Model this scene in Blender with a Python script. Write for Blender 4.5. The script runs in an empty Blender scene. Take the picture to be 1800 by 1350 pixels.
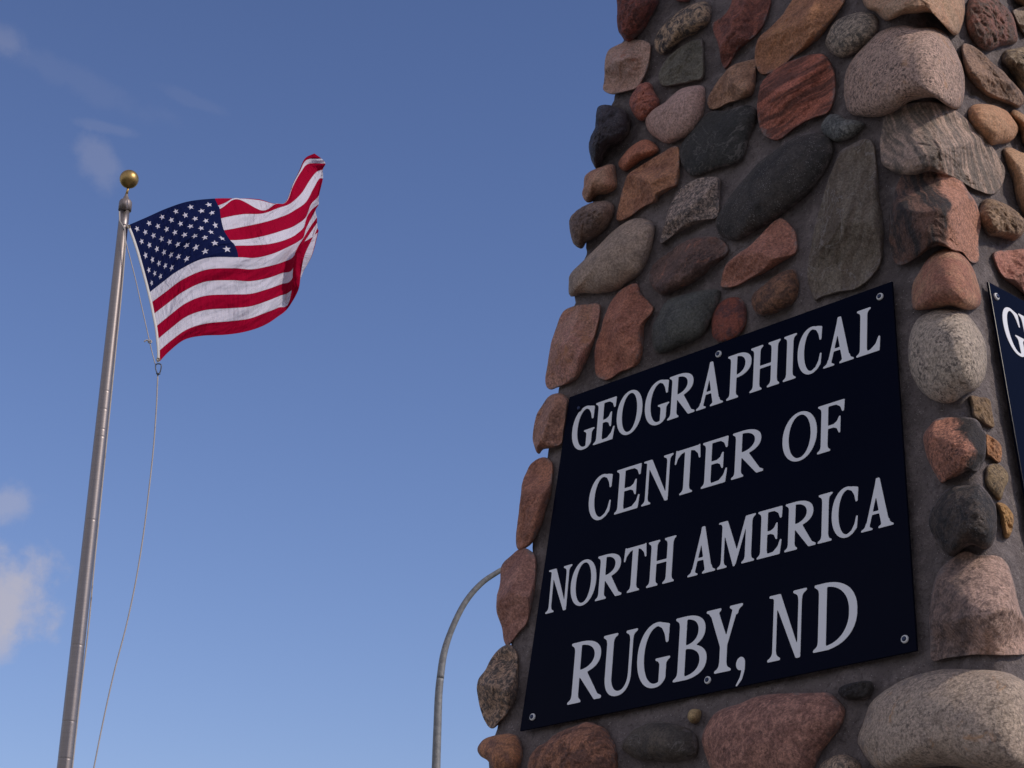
import bpy, bmesh, math, random
import numpy as np
from mathutils import Matrix, Vector, Euler

# ------------------------------------------------------------------ tuning
EXPOSURE = 0.0
SUNAZ, SUNSTR, SUNANG = 116, 2.1, 6.0
SKYSTR, SKYAIR, SKYDUST, SKYOZ = 0.10, 1.5, 0.5, 4.0
SKYTINT = (0.88, 0.85, 1.13)
CLOUDCOL = (5.1, 4.75, 5.2)
FILL_DECKCOL = (7.0, 6.4, 6.2)
FILL_DECK = 0.8
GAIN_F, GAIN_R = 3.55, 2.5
MORT_A, MORT_B, MORT_C = (0.165, 0.136, 0.131), (0.27, 0.224, 0.212), (0.38, 0.32, 0.30)
# photo position, half sizes in photo pixels, tilt, density
CLOUDS = [(0, 1045, 100, 90, 0.15, 0.74), (0, 885, 95, 40, 0.25, 0.34), (172, 285, 40, 50, 0.5, 0.15), (10, 68, 50, 34, -0.4, 0.12), (110, 130, 220, 30, -0.3, 0.04), (345, 180, 90, 14, -0.3, 0.035), (190, 225, 60, 12, -0.1, 0.07), (-20, 1130, 60, 40, 0, 0.5)]

# ------------------------------------------------------------------ camera, sky, sun, exposure
scene = bpy.context.scene
COL = scene.collection
IMG_W, IMG_H = 1800.0, 1350.0
FOCAL, PITCH, ROLL = 3392.46, 0.381245, 0.0076125
EYE = np.array([0.0, 0.0, 1.6])
_cp, _sp, _cr, _sr = math.cos(PITCH), math.sin(PITCH), math.cos(ROLL), math.sin(ROLL)
FWD = np.array([0, _cp, _sp]); _R = np.array([1.0, 0, 0]); _U = np.array([0, -_sp, _cp])
RIGHT = _cr * _R + _sr * _U
UP = -_sr * _R + _cr * _U
cam_data = bpy.data.cameras.new('camera')
cam_data.sensor_width = 36.0
cam_data.lens = FOCAL / IMG_W * 36.0
cam_data.clip_start = 0.05
cam_data.clip_end = 6000
cam = bpy.data.objects.new('camera', cam_data)
COL.objects.link(cam)
cam.matrix_world = Matrix(((RIGHT[0], UP[0], -FWD[0], EYE[0]), (RIGHT[1], UP[1], -FWD[1], EYE[1]),
                           (RIGHT[2], UP[2], -FWD[2], EYE[2]), (0, 0, 0, 1)))
scene.camera = cam
scene.view_settings.view_transform = 'Standard'
scene.view_settings.look = 'None'
scene.view_settings.exposure = EXPOSURE
scene.view_settings.gamma = 1.0

SUN_ELEV = math.radians(36)
SUN_AZ = math.radians(SUNAZ)        # compass style: 0 = +Y (away from the camera), 90 = +X (camera right)
sun_dir = np.array([math.sin(SUN_AZ) * math.cos(SUN_ELEV), math.cos(SUN_AZ) * math.cos(SUN_ELEV), math.sin(SUN_ELEV)])
sl = bpy.data.lights.new('sun', 'SUN')
sl.energy = SUNSTR
sl.angle = math.radians(SUNANG)
sl.color = (1.0, 0.90, 0.78)
so = bpy.data.objects.new('sun', sl)
COL.objects.link(so)
so.rotation_euler = Vector(sun_dir).to_track_quat('Z', 'Y').to_euler()
so.location = (20, 0, 20)


def pray(px, py):
    """direction of the line of sight through a photo pixel (array friendly)"""
    px = np.asarray(px, float); py = np.asarray(py, float)
    d = (FWD[None] + ((px - IMG_W / 2) / FOCAL).reshape(-1, 1) * RIGHT[None]
         - ((py - IMG_H / 2) / FOCAL).reshape(-1, 1) * UP[None])
    return d


def at_y(px, py, y):
    """the point where the sight line meets the upright plane at distance y"""
    d = pray(px, py)
    t = (np.asarray(y, float).reshape(-1) - EYE[1]) / d[:, 1]
    return EYE[None] + d * t[:, None]


class NT:
    """small helper around a node tree"""
    def __init__(self, tree):
        self.t = tree; self.n = tree.nodes; self.l = tree.links

    def node(self, kind, **kw):
        nd = self.n.new(kind)
        for k, v in kw.items():
            setattr(nd, k, v)
        return nd

    def put(self, sock, v):
        if hasattr(v, 'is_output'):
            self.l.new(v, sock)
        elif v is not None:
            if isinstance(v, (tuple, list)) and len(v) == 3 and sock.type == 'RGBA':
                v = (*v, 1)
            sock.default_value = v

    def math(self, op, a, b=None, c=None, clamp=False):
        nd = self.node('ShaderNodeMath', operation=op, use_clamp=clamp)
        self.put(nd.inputs[0], a)
        if b is not None: self.put(nd.inputs[1], b)
        if c is not None: self.put(nd.inputs[2], c)
        return nd.outputs[0]

    def vmath(self, op, a, b=None, out=0):
        nd = self.node('ShaderNodeVectorMath', operation=op)
        self.put(nd.inputs[0], a)
        if b is not None: self.put(nd.inputs[1], b)
        return nd.outputs[out]

    def mix(self, f, a, b, mode='MIX'):
        nd = self.node('ShaderNodeMix', data_type='RGBA', blend_type=mode)
        self.put(nd.inputs[0], f); self.put(nd.inputs[6], a); self.put(nd.inputs[7], b)
        return nd.outputs[2]

    def noise(self, vec, scale, detail=4, rough=0.55, dist=0.0):
        nd = self.node('ShaderNodeTexNoise')
        self.put(nd.inputs['Vector'], vec)
        nd.inputs['Scale'].default_value = scale; nd.inputs['Detail'].default_value = detail
        nd.inputs['Roughness'].default_value = rough; nd.inputs['Distortion'].default_value = dist
        return nd.outputs['Fac']

    def voro(self, vec, scale, feature='F1', out='Distance'):
        nd = self.node('ShaderNodeTexVoronoi', feature=feature)
        self.put(nd.inputs['Vector'], vec); nd.inputs['Scale'].default_value = scale
        return nd.outputs[out]

    def step(self, v, lo, hi, smooth=True):
        nd = self.node('ShaderNodeMapRange', interpolation_type='SMOOTHSTEP' if smooth else 'LINEAR')
        self.put(nd.inputs[0], v)
        nd.inputs[1].default_value = lo; nd.inputs[2].default_value = hi
        nd.inputs[3].default_value = 0; nd.inputs[4].default_value = 1
        return nd.outputs[0]


world = bpy.data.worlds.new('World')
scene.world = world
world.use_nodes = True
w = NT(world.node_tree)
w.n.clear()
sky = w.node('ShaderNodeTexSky', sky_type='NISHITA', sun_disc=False, sun_elevation=SUN_ELEV,
             sun_rotation=SUN_AZ, altitude=450, air_density=SKYAIR, dust_density=SKYDUST, ozone_density=SKYOZ)
tc = w.node('ShaderNodeTexCoord')
vdir = w.vmath('NORMALIZE', tc.outputs['Generated'])
tinted = w.mix(1.0, sky.outputs[0], SKYTINT, 'MULTIPLY')
# the blue deepens towards the zenith
_sx = w.node('ShaderNodeSeparateXYZ'); w.put(_sx.inputs[0], vdir)
_el = w.node('ShaderNodeMapRange'); w.put(_el.inputs[0], _sx.outputs[2])
for _i, _v in zip((1, 2, 3, 4), (0.18, 0.56, 1.07, 0.85)): _el.inputs[_i].default_value = _v
tinted = w.vmath('SCALE', tinted); w.put(tinted.node.inputs[3], _el.outputs[0])
warp = w.noise(vdir, 11.0, 8, 0.62)
warp2 = w.noise(vdir, 34.0, 8, 0.6)


def cloud(px, py, rx, ry, ang, amount, base):
    """one cloud: a soft patch of the sky round the direction it stands in; returns the new sky colour"""
    c = pray(px, py)[0]; c = c / np.linalg.norm(c)
    ex = np.cross(c, [0, 0, 1.0]); ex /= np.linalg.norm(ex)
    ez = np.cross(ex, c)
    ca, sa = math.cos(ang), math.sin(ang)
    a1 = (ca * ex + sa * ez) / (rx / FOCAL); a2 = (-sa * ex + ca * ez) / (ry / FOCAL)
    q1 = w.math('SUBTRACT', w.vmath('DOT_PRODUCT', vdir, tuple(a1), 1), float(a1 @ c))
    q2 = w.math('SUBTRACT', w.vmath('DOT_PRODUCT', vdir, tuple(a2), 1), float(a2 @ c))
    r = w.math('SQRT', w.math('ADD', w.math('MULTIPLY', q1, q1), w.math('MULTIPLY', q2, q2)))
    front = w.math('GREATER_THAN', w.vmath('DOT_PRODUCT', vdir, tuple(c), 1), 0.5)
    r = w.math('ADD', r, w.math('MULTIPLY', w.math('SUBTRACT', warp, 0.5), 1.9))
    r = w.math('ADD', r, w.math('MULTIPLY', w.math('SUBTRACT', warp2, 0.5), 1.9))
    m = w.math('MULTIPLY', w.step(r, 1.10, 0.35), w.math('MULTIPLY', front, amount))
    return w.mix(m, base, CLOUDCOL)


skyc = tinted
for args in CLOUDS:
    skyc = cloud(*args, skyc)
# unseen broken cloud bank added behind the viewer to brighten the left-hand face
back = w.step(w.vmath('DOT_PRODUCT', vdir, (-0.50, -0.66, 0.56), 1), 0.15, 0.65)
fill_deck = w.step(w.noise(vdir, 2.6, 7, 0.6), 0.40, 0.60)
skyc = w.mix(w.math('MULTIPLY', w.math('MULTIPLY', back, fill_deck), FILL_DECK), skyc, FILL_DECKCOL)
bg = w.node('ShaderNodeBackground')
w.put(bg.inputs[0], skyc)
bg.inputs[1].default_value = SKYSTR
wo = w.node('ShaderNodeOutputWorld')
w.l.new(bg.outputs[0], wo.inputs[0])

# ------------------------------------------------------------------ helpers
def link(name, mesh, mat=None, parent=None):
    o = bpy.data.objects.new(name, mesh)
    COL.objects.link(o)
    if mat is not None: mesh.materials.append(mat)
    if parent is not None: o.parent = parent
    return o


def tag(o, label=None, cat=None, group=None, kind=None):
    if label: o['label'] = label
    if cat: o['category'] = cat
    if group: o['group'] = group
    if kind: o['kind'] = kind
    return o


def empty(name, loc):
    o = bpy.data.objects.new(name, None)
    COL.objects.link(o); o.location = loc; o.empty_display_size = 0.1
    return o


def mesh_from(name, verts, faces, smooth=True):
    me = bpy.data.meshes.new(name)
    me.from_pydata([tuple(v) for v in np.asarray(verts).tolist()], [], faces)
    me.update()
    if smooth:
        me.polygons.foreach_set('use_smooth', [True] * len(me.polygons))
    return me


def _hash(ix, iy, iz, seed):
    h = (ix * 374761393 + iy * 668265263 + iz * 2147483647 + seed * 974634777) & 0xffffffff
    h = ((h ^ (h >> 13)) * 1274126177) & 0xffffffff
    h = ((h ^ (h >> 16)) * 2246822519) & 0xffffffff
    return ((h ^ (h >> 15)) & 0xffffff) / float(0xffffff)


def vnoise(P, seed=0):
    P = np.asarray(P, float)
    i = np.floor(P).astype(np.int64); f = P - i
    u = f * f * f * (f * (f * 6 - 15) + 10)
    r = 0
    for dx in (0, 1):
        for dy in (0, 1):
            for dz in (0, 1):
                wt = (u[..., 0] if dx else 1 - u[..., 0]) * (u[..., 1] if dy else 1 - u[..., 1]) * (u[..., 2] if dz else 1 - u[..., 2])
                r = r + wt * _hash(i[..., 0] + dx, i[..., 1] + dy, i[..., 2] + dz, seed)
    return r * 2 - 1


def fbm(P, seed=0, octv=4, gain=0.5):
    a, s, r = 1.0, 0.0, 0
    P = np.asarray(P, float)
    for k in range(octv):
        r = r + a * vnoise(P * (2.03 ** k) + 17.3 * k, seed + k); s += a; a *= gain
    return r / s


def lin(c):
    return tuple((x / 255 / 12.92) if x / 255 <= 0.04045 else ((x / 255 + 0.055) / 1.055) ** 2.4 for x in c)


def principled(name):
    m = bpy.data.materials.new(name); m.use_nodes = True
    t = NT(m.node_tree); b = t.n['Principled BSDF']
    return m, t, b


def bump(t, b, h, strength, dist):
    nd = t.node('ShaderNodeBump'); nd.inputs['Strength'].default_value = strength
    nd.inputs['Distance'].default_value = dist
    t.put(nd.inputs['Height'], h); t.l.new(nd.outputs[0], b.inputs['Normal'])


def tube(points, radii, seg=16, cap=True):
    """a tube along points (n,3); radii per point; returns verts, faces"""
    P = np.asarray(points, float); n = len(P)
    T = np.gradient(P, axis=0); T /= np.linalg.norm(T, axis=1)[:, None]
    ref = np.array([0.3, -1.0, 0.13]); ref /= np.linalg.norm(ref)
    V = []; F = []
    for i in range(n):
        a = np.cross(T[i], ref); a /= np.linalg.norm(a); b = np.cross(T[i], a)
        for k in range(seg):
            q = 2 * math.pi * k / seg
            V.append(P[i] + radii[i] * (math.cos(q) * a + math.sin(q) * b))
    for i in range(n - 1):
        for k in range(seg):
            F.append((i * seg + k, i * seg + (k + 1) % seg, (i + 1) * seg + (k + 1) % seg, (i + 1) * seg + k))
    if cap:
        F.append(tuple(range(seg - 1, -1, -1))); F.append(tuple((n - 1) * seg + k for k in range(seg)))
    return V, F


def lathe(profile, seg=40):
    """profile [(r,z)...] spun round the z axis"""
    V = []; F = []
    for r, z in profile:
        for k in range(seg):
            q = 2 * math.pi * k / seg
            V.append((r * math.cos(q), r * math.sin(q), z))
    for i in range(len(profile) - 1):
        for k in range(seg):
            F.append((i * seg + k, i * seg + (k + 1) % seg, (i + 1) * seg + (k + 1) % seg, (i + 1) * seg + k))
    F.append(tuple(range(seg - 1, -1, -1))); F.append(tuple((len(profile) - 1) * seg + k for k in range(seg)))
    return V, F


def merge(parts):
    V = []; F = []
    for v, f in parts:
        o = len(V); V += [tuple(x) for x in v]; F += [tuple(i + o for i in q) for q in f]
    return V, F


def catmull(pts, n, closed=True):
    P = np.asarray(pts, float); m = len(P)
    out = []
    segs = m if closed else m - 1
    for i in range(segs):
        if closed: p0, p1, p2, p3 = P[(i - 1) % m], P[i], P[(i + 1) % m], P[(i + 2) % m]
        else: p0, p1, p2, p3 = P[max(i - 1, 0)], P[i], P[i + 1], P[min(i + 2, m - 1)]
        for k in range(12):
            t = k / 12
            out.append(0.5 * (2 * p1 + (p2 - p0) * t + (2 * p0 - 5 * p1 + 4 * p2 - p3) * t * t + (3 * p1 - p0 - 3 * p2 + p3) * t ** 3))
    if not closed: out.append(P[-1])
    out = np.array(out)
    d = np.linalg.norm(np.diff(np.vstack([out, out[:1]]) if closed else out, axis=0), axis=1)
    s = np.concatenate([[0], np.cumsum(d)])
    src = np.vstack([out, out[:1]]) if closed else out
    q = np.linspace(0, s[-1], n, endpoint=not closed)
    return np.stack([np.interp(q, s, src[:, k]) for k in range(P.shape[1])], 1)


# ------------------------------------------------------------------ ground
def build_ground():
    m, t, b = principled('dry_grass')
    co = t.node('ShaderNodeTexCoord').outputs['Object']
    n1 = t.noise(co, 0.35, 6, 0.6); n2 = t.noise(co, 30, 6, 0.7)
    c = t.mix(n1, (0.045, 0.055, 0.02), (0.10, 0.09, 0.045))
    c = t.mix(t.math('MULTIPLY', n2, 0.5), c, (0.03, 0.035, 0.012))
    t.put(b.inputs['Base Color'], c); b.inputs['Roughness'].default_value = 0.95
    bump(t, b, n2, 0.6, 0.05)
    R = 3000
    o = link('ground', mesh_from('ground', [(-R, -R, -0.03), (R, -R, -0.03), (R, R, -0.03), (-R, R, -0.03)], [(0, 1, 2, 3)], False), m)
    tag(o, kind='structure')
    m, t, b = principled('concrete')
    co = t.node('ShaderNodeTexCoord').outputs['Object']
    n1 = t.noise(co, 0.8, 6, 0.6); n2 = t.noise(co, 60, 4, 0.7)
    c = t.mix(n1, (0.17, 0.165, 0.155), (0.24, 0.23, 0.215)); c = t.mix(t.math('MULTIPLY', n2, 0.4), c, (0.2, 0.19, 0.18))
    sp = t.node('ShaderNodeSeparateXYZ'); t.put(sp.inputs[0], co)
    jx = t.math('LESS_THAN', t.math('ABSOLUTE', t.math('SUBTRACT', t.math('FRACT', t.math('MULTIPLY', sp.outputs[0], 0.5)), 0.5)), 0.004)
    jy = t.math('LESS_THAN', t.math('ABSOLUTE', t.math('SUBTRACT', t.math('FRACT', t.math('MULTIPLY', sp.outputs[1], 0.5)), 0.5)), 0.004)
    c = t.mix(t.math('MAXIMUM', jx, jy), c, (0.09, 0.085, 0.08))
    t.put(b.inputs['Base Color'], c); b.inputs['Roughness'].default_value = 0.9
    bump(t, b, n2, 0.3, 0.01)
    cc = [(-9, -14), (9, -14), (9, 11), (-9, 11)]
    V = [(x, y, z) for z in (-0.06, 0.0) for x, y in cc]
    o = link('pavement', mesh_from('pavement', V, [(4, 5, 6, 7), (0, 1, 5, 4), (1, 2, 6, 5), (2, 3, 7, 6), (3, 0, 4, 7)], False), m)
    tag(o, kind='structure')


# ------------------------------------------------------------------ the monument's shape
TC = np.array([0.947375, 4.6, 0.0]); YAW = 0.802033; W0, BAT = 1.009416, 0.12236
NL = np.array([-math.sin(YAW), -math.cos(YAW), 0.0])      # outward normal of the face turned to the left
NR = np.array([math.cos(YAW), -math.sin(YAW), 0.0])       # outward normal of the face turned to the right
SGN = dict(hb=0.557982, ht=0.492683, zb=2.531056, zt=3.387326, u=(-0.025692, 0.028460))
Z3 = np.array([0, 0, 1.0])


def face_pt(which, u, z, off=0.0):
    u = np.asarray(u, float)[..., None]; z = np.asarray(z, float)[..., None]
    wd = W0 - BAT * z + off
    if which == 0: return TC + NL * wd + NR * u + Z3 * z
    return TC + NR * wd - NL * u + Z3 * z


def gl(P): return (P - TC) @ NL + BAT * P[..., 2] - W0
def gr(P): return (P - TC) @ NR + BAT * P[..., 2] - W0


def smax(a, b, r):
    h = np.maximum(r - np.abs(a - b), 0) / r
    return np.maximum(a, b) + h * h * r * 0.25


def face_uz(px, py, which=0, off=0.0):
    """pixel -> (u, z) on a face of the monument"""
    d = pray(px, py)
    N = NL if which == 0 else NR
    t = (W0 + off - (EYE - TC) @ N - BAT * EYE[2]) / (d @ N + BAT * d[:, 2])
    P = EYE + d * t[:, None]
    u = (P - TC) @ (NR if which == 0 else -NL)
    return u, P[:, 2]


def cast(d, level, which, rad=0.05):
    """points along sight lines d where the monument's offset surface has the given height"""
    n = len(d); lo = np.full(n, 1.5); hi = np.full(n, 8.0)
    N = None
    def G(t):
        P = EYE + d * t[:, None]
        if which == 'F' or which == 'L': return gl(P)
        if which == 'R': return gr(P)
        return smax(gl(P), gr(P), rad)
    if which in 'FLR':
        N = NR if which == 'R' else NL
        t = (W0 + level - (EYE - TC) @ N - BAT * EYE[2]) / (d @ N + BAT * d[:, 2])
        return EYE + d * t[:, None]
    hi = np.full(n, 4.0 if False else 5.2)
    # walk to a first bracket: G falls to its minimum then rises again behind the tower
    for _ in range(48):
        mid = 0.5 * (lo + hi); g = G(mid) - level
        lo = np.where(g > 0, mid, lo); hi = np.where(g > 0, hi, mid)
    return EYE + d * (0.5 * (lo + hi))[:, None]


def mortar_material():
    m, t, b = principled('mortar')
    co = t.node('ShaderNodeTexCoord').outputs['Object']
    n1 = t.noise(co, 3.0, 5, 0.6); n2 = t.noise(co, 24, 5, 0.65); n3 = t.noise(co, 230, 3, 0.7)
    n4 = t.noise(co, 85, 5, 0.75)
    c = t.mix(t.step(n1, 0.3, 0.7), MORT_A, MORT_B)
    c = t.mix(t.math('MULTIPLY', t.step(n2, 0.45, 0.72), 0.6), c, MORT_C)
    c = t.mix(t.math('MULTIPLY', t.step(t.noise(co, 9, 6, 0.7, 0.6), 0.54, 0.70), 0.55), c, t.mix(1.0, c, (0.55, 0.52, 0.52), 'MULTIPLY'))
    c = t.mix(t.math('MULTIPLY', t.step(n4, 0.52, 0.66), 0.65), c, t.mix(1.0, c, (0.45, 0.42, 0.42), 'MULTIPLY'))
    c = t.mix(t.math('MULTIPLY', t.step(n3, 0.56, 0.70), 0.6), c, (0.09, 0.075, 0.075))
    v = t.voro(co, 150); keep = t.step(t.noise(co, 45, 2), 0.46, 0.62)
    c = t.mix(t.math('MULTIPLY', t.math('MULTIPLY', t.step(v, 0.22, 0.10), keep), 0.8), c, (0.62, 0.56, 0.53))
    v2 = t.voro(co, 60)
    c = t.mix(t.math('MULTIPLY', t.step(v2, 0.10, 0.05), 0.8), c, (0.06, 0.05, 0.05))
    t.put(b.inputs['Base Color'], c); b.inputs['Roughness'].default_value = 0.85
    b.inputs['Specular IOR Level'].default_value = 0.3
    h = t.math('ADD', t.math('ADD', t.math('MULTIPLY', n2, 1.0), t.math('MULTIPLY', n4, 0.7)), t.math('MULTIPLY', n3, 0.25))
    bump(t, b, h, 0.9, 0.02)
    return m


def build_core(parent, mat):
    """the mortar body: a battered square shaft with rounded arrises, hand-struck surface"""
    zs = np.concatenate([np.linspace(0.22, 1.9, 18), np.linspace(1.92, 5.0, 190)])
    side = 96; rr = 0.022
    # unit rounded square
    prof = []
    for k in range(4):
        for j in range(side):
            s = -1 + 2 * j / side
            prof.append([(1, s), (-s, 1), (-1, -s), (s, -1)][k])
    prof = np.array(prof)
    V = []
    for z in zs:
        wd = W0 - BAT * z
        q = prof * wd
        # round the arrises
        c = wd - rr
        ax, ay = np.abs(q[:, 0]), np.abs(q[:, 1])
        both = (ax > c) & (ay > c)
        dx, dy = ax - c, ay - c
        ln = np.hypot(dx, dy) + 1e-9
        f = np.where(both, rr / ln, 1)
        q = np.stack([np.where(both, np.sign(q[:, 0]) * (c + dx * f), q[:, 0]), np.where(both, np.sign(q[:, 1]) * (c + dy * f), q[:, 1])], 1)
        V.append(TC + NL * q[:, :1] + NR * q[:, 1:] + Z3 * z)
    V = np.concatenate(V); n = 4 * side
    out = V - (TC + Z3 * V[:, 2:3]); out /= np.linalg.norm(out, axis=1)[:, None]
    d = 0.011 * fbm(V * 7, 3, 3) + 0.006 * fbm(V * 30, 9, 4, 0.6)
    # the mortar is pushed up round every stone
    from mathutils.kdtree import KDTree
    sk = np.concatenate(STONE_SKIN); kd = KDTree(len(sk))
    for i, q in enumerate(sk.tolist()): kd.insert(q, i)
    kd.balance()
    hit = [kd.find(q) for q in V.tolist()]
    near = np.array([q[2] for q in hit]); above = V[:, 2] - np.array([q[0][2] for q in hit])
    f = np.clip(1 - near / 0.050, 0, 1); f = f * f * (3 - 2 * f)
    f = f * np.clip(0.45 + above / 0.03, 0.12, 1.0)          # heaped on the shoulders, struck back underneath
    d = d + f * (0.013 + 0.007 * fbm(V * 26, 21, 3))
    V = V + out * d[:, None] - out * 0.004
    F = []
    for i in range(len(zs) - 1):
        for k in range(n):
            F.append((i * n + k, i * n + (k + 1) % n, (i + 1) * n + (k + 1) % n, (i + 1) * n + k))
    F.append(tuple((len(zs) - 1) * n + k for k in range(n)))
    link('mortar_core', mesh_from('mortar_core', V - TC, F), mat, parent)


def stone_material(name, spec, gain):
    """spec: A, B photo colours; kind; dark, light speckle amounts; band direction"""
    def alb(c):
        r = np.array(lin(c)) * gain * np.array([1.09, 1.005, 0.885]); y = r @ np.array([.3, .5, .2])
        r = y + (r - y) * 0.80; r = r / (1 + 0.25 * y)
        return tuple((r * min(1.0, 0.66 / r.max())).tolist())
    A, B = alb(spec['A']), alb(spec['B'])
    m, t, b = principled(name)
    co0 = t.node('ShaderNodeTexCoord').outputs['Object']
    off = t.node('ShaderNodeVectorMath', operation='ADD'); t.put(off.inputs[0], co0)
    off.inputs[1].default_value = (spec['seed'] * 1.37 % 9, spec['seed'] * 2.11 % 7, spec['seed'] * 0.77 % 5)
    co = off.outputs[0]
    kind = spec['kind']
    big = t.noise(co, spec.get('scale', 14), 7, 0.62, 0.4)
    f = t.step(big, 0.36, 0.66)
    if kind == 'band':
        q = math.radians(spec.get('dir', 20))
        nr_ = tuple(-math.sin(q) * RIGHT + math.cos(q) * UP); tg_ = tuple(math.cos(q) * RIGHT + math.sin(q) * UP)
        cb = t.node('ShaderNodeCombineXYZ')
        wob = t.math('MULTIPLY', t.noise(co, 11, 3, 0.5), 2.2)
        t.put(cb.inputs[0], t.math('ADD', t.math('MULTIPLY', t.vmath('DOT_PRODUCT', co, nr_, 1), spec.get('freq', 70)), wob))
        t.put(cb.inputs[1], t.math('MULTIPLY', t.vmath('DOT_PRODUCT', co, tg_, 1), 6.0)); t.put(cb.inputs[2], t.math('MULTIPLY', t.vmath('DOT_PRODUCT', co, tuple(FWD), 1), 6.0))
        nb = t.noise(cb.outputs[0], 1.0, 6, 0.62, 0.3)
        f = t.step(nb, 0.40, 0.60)
    elif kind == 'mottle':
        f = t.step(t.noise(co, spec.get('scale', 26), 6, 0.7, 0.9), 0.42, 0.58)
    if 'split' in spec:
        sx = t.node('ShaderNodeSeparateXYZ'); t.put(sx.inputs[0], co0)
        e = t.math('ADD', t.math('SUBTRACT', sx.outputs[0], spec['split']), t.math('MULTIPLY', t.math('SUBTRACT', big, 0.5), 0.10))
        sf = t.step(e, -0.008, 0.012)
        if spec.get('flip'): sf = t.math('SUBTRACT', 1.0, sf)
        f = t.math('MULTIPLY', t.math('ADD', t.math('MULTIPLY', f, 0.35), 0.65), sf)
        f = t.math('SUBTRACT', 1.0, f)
    c = t.mix(f, A, B)
    # weathering: brown and dark patches that belong to the rock
    wz = t.step(t.noise(co, 22, 7, 0.72, 0.5), 0.50, 0.72)
    c = t.mix(t.math('MULTIPLY', wz, spec.get('wear', 0.55)), c, t.mix(1.0, c, (0.42, 0.40, 0.36), 'MULTIPLY'))
    wl = t.step(t.noise(co, 33, 6, 0.72, 0.3), 0.56, 0.76)
    c = t.mix(t.math('MULTIPLY', wl, 0.45), c, t.mix(0.5, c, (0.34, 0.27, 0.23)))
    # mineral grain
    g = t.noise(co, 170, 4, 0.75)
    c = t.mix(t.step(g, 0.25, 0.75), t.mix(1.0, c, (0.48, 0.47, 0.46), 'MULTIPLY'), t.mix(1.0, c, (1.36, 1.36, 1.37), 'MULTIPLY'))
    if spec.get('dark', 0) > 0:
        sc = spec.get('spk', 120)
        s1 = t.step(t.noise(co, sc, 3, 0.65, 0.3), 0.50, 0.59)
        cl = t.step(t.noise(co, sc * 0.16, 4, 0.6), 0.38, 0.62)
        c = t.mix(t.math('MULTIPLY', t.math('MULTIPLY', s1, t.math('ADD', t.math('MULTIPLY', cl, 0.6), 0.4)), spec['dark']), c, (0.018, 0.017, 0.02))
    if spec.get('light', 0) > 0:
        v = t.voro(co, spec.get('spk', 120) * 1.5)
        cl = t.step(t.noise(co, 30, 4, 0.6), 0.40, 0.62)
        c = t.mix(t.math('MULTIPLY', t.math('MULTIPLY', t.step(v, 0.32, 0.14), cl), spec['light']), c, (0.45, 0.41, 0.39))
    if 'rust' in spec:
        rs = t.step(t.noise(co, 19, 6, 0.7, 0.6), 0.56, 0.70)
        c = t.mix(t.math('MULTIPLY', rs, 0.8), c, alb(spec['rust']))
    if spec.get('vein', 0):
        vn = t.noise(co, 9, 5, 0.6, 0.8)
        ln = t.step(t.math('ABSOLUTE', t.math('SUBTRACT', vn, 0.5)), 0.012, 0.003)
        c = t.mix(t.math('MULTIPLY', ln, spec['vein']), c, (0.38, 0.34, 0.31))
    # cement film and grime caught on the skin of the stone
    film = t.step(t.noise(co, 42, 6, 0.72), 0.55, 0.78)
    c = t.mix(t.math('MULTIPLY', film, spec.get('film', 0.22)), c, (0.13, 0.112, 0.115))
    # mortar smeared over the rim where the stone was bedded
    rim = t.node('ShaderNodeAttribute', attribute_name='rim').outputs['Fac']
    sm = t.step(t.math('ADD', rim, t.math('MULTIPLY', t.math('SUBTRACT', t.noise(co, 30, 6, 0.75), 0.5), 0.75)), 0.93, 1.10)
    c = t.mix(t.math('MULTIPLY', sm, 0.8), c, MORT_B)
    t.put(b.inputs['Base Color'], c)
    rg = t.math('ADD', t.math('MULTIPLY', g, 0.25), spec.get('rough', 0.62))
    t.put(b.inputs['Roughness'], rg)
    b.inputs['Specular IOR Level'].default_value = 0.35
    h = t.math('ADD', t.math('MULTIPLY', t.noise(co, 75, 6, 0.7), 1.0), t.math('MULTIPLY', g, 0.35))
    bump(t, b, h, spec.get('bump', 0.95), 0.011)
    return m


NA, NRING, NBACK = 104, 26, 9
STONE_SKIN = []


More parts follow.
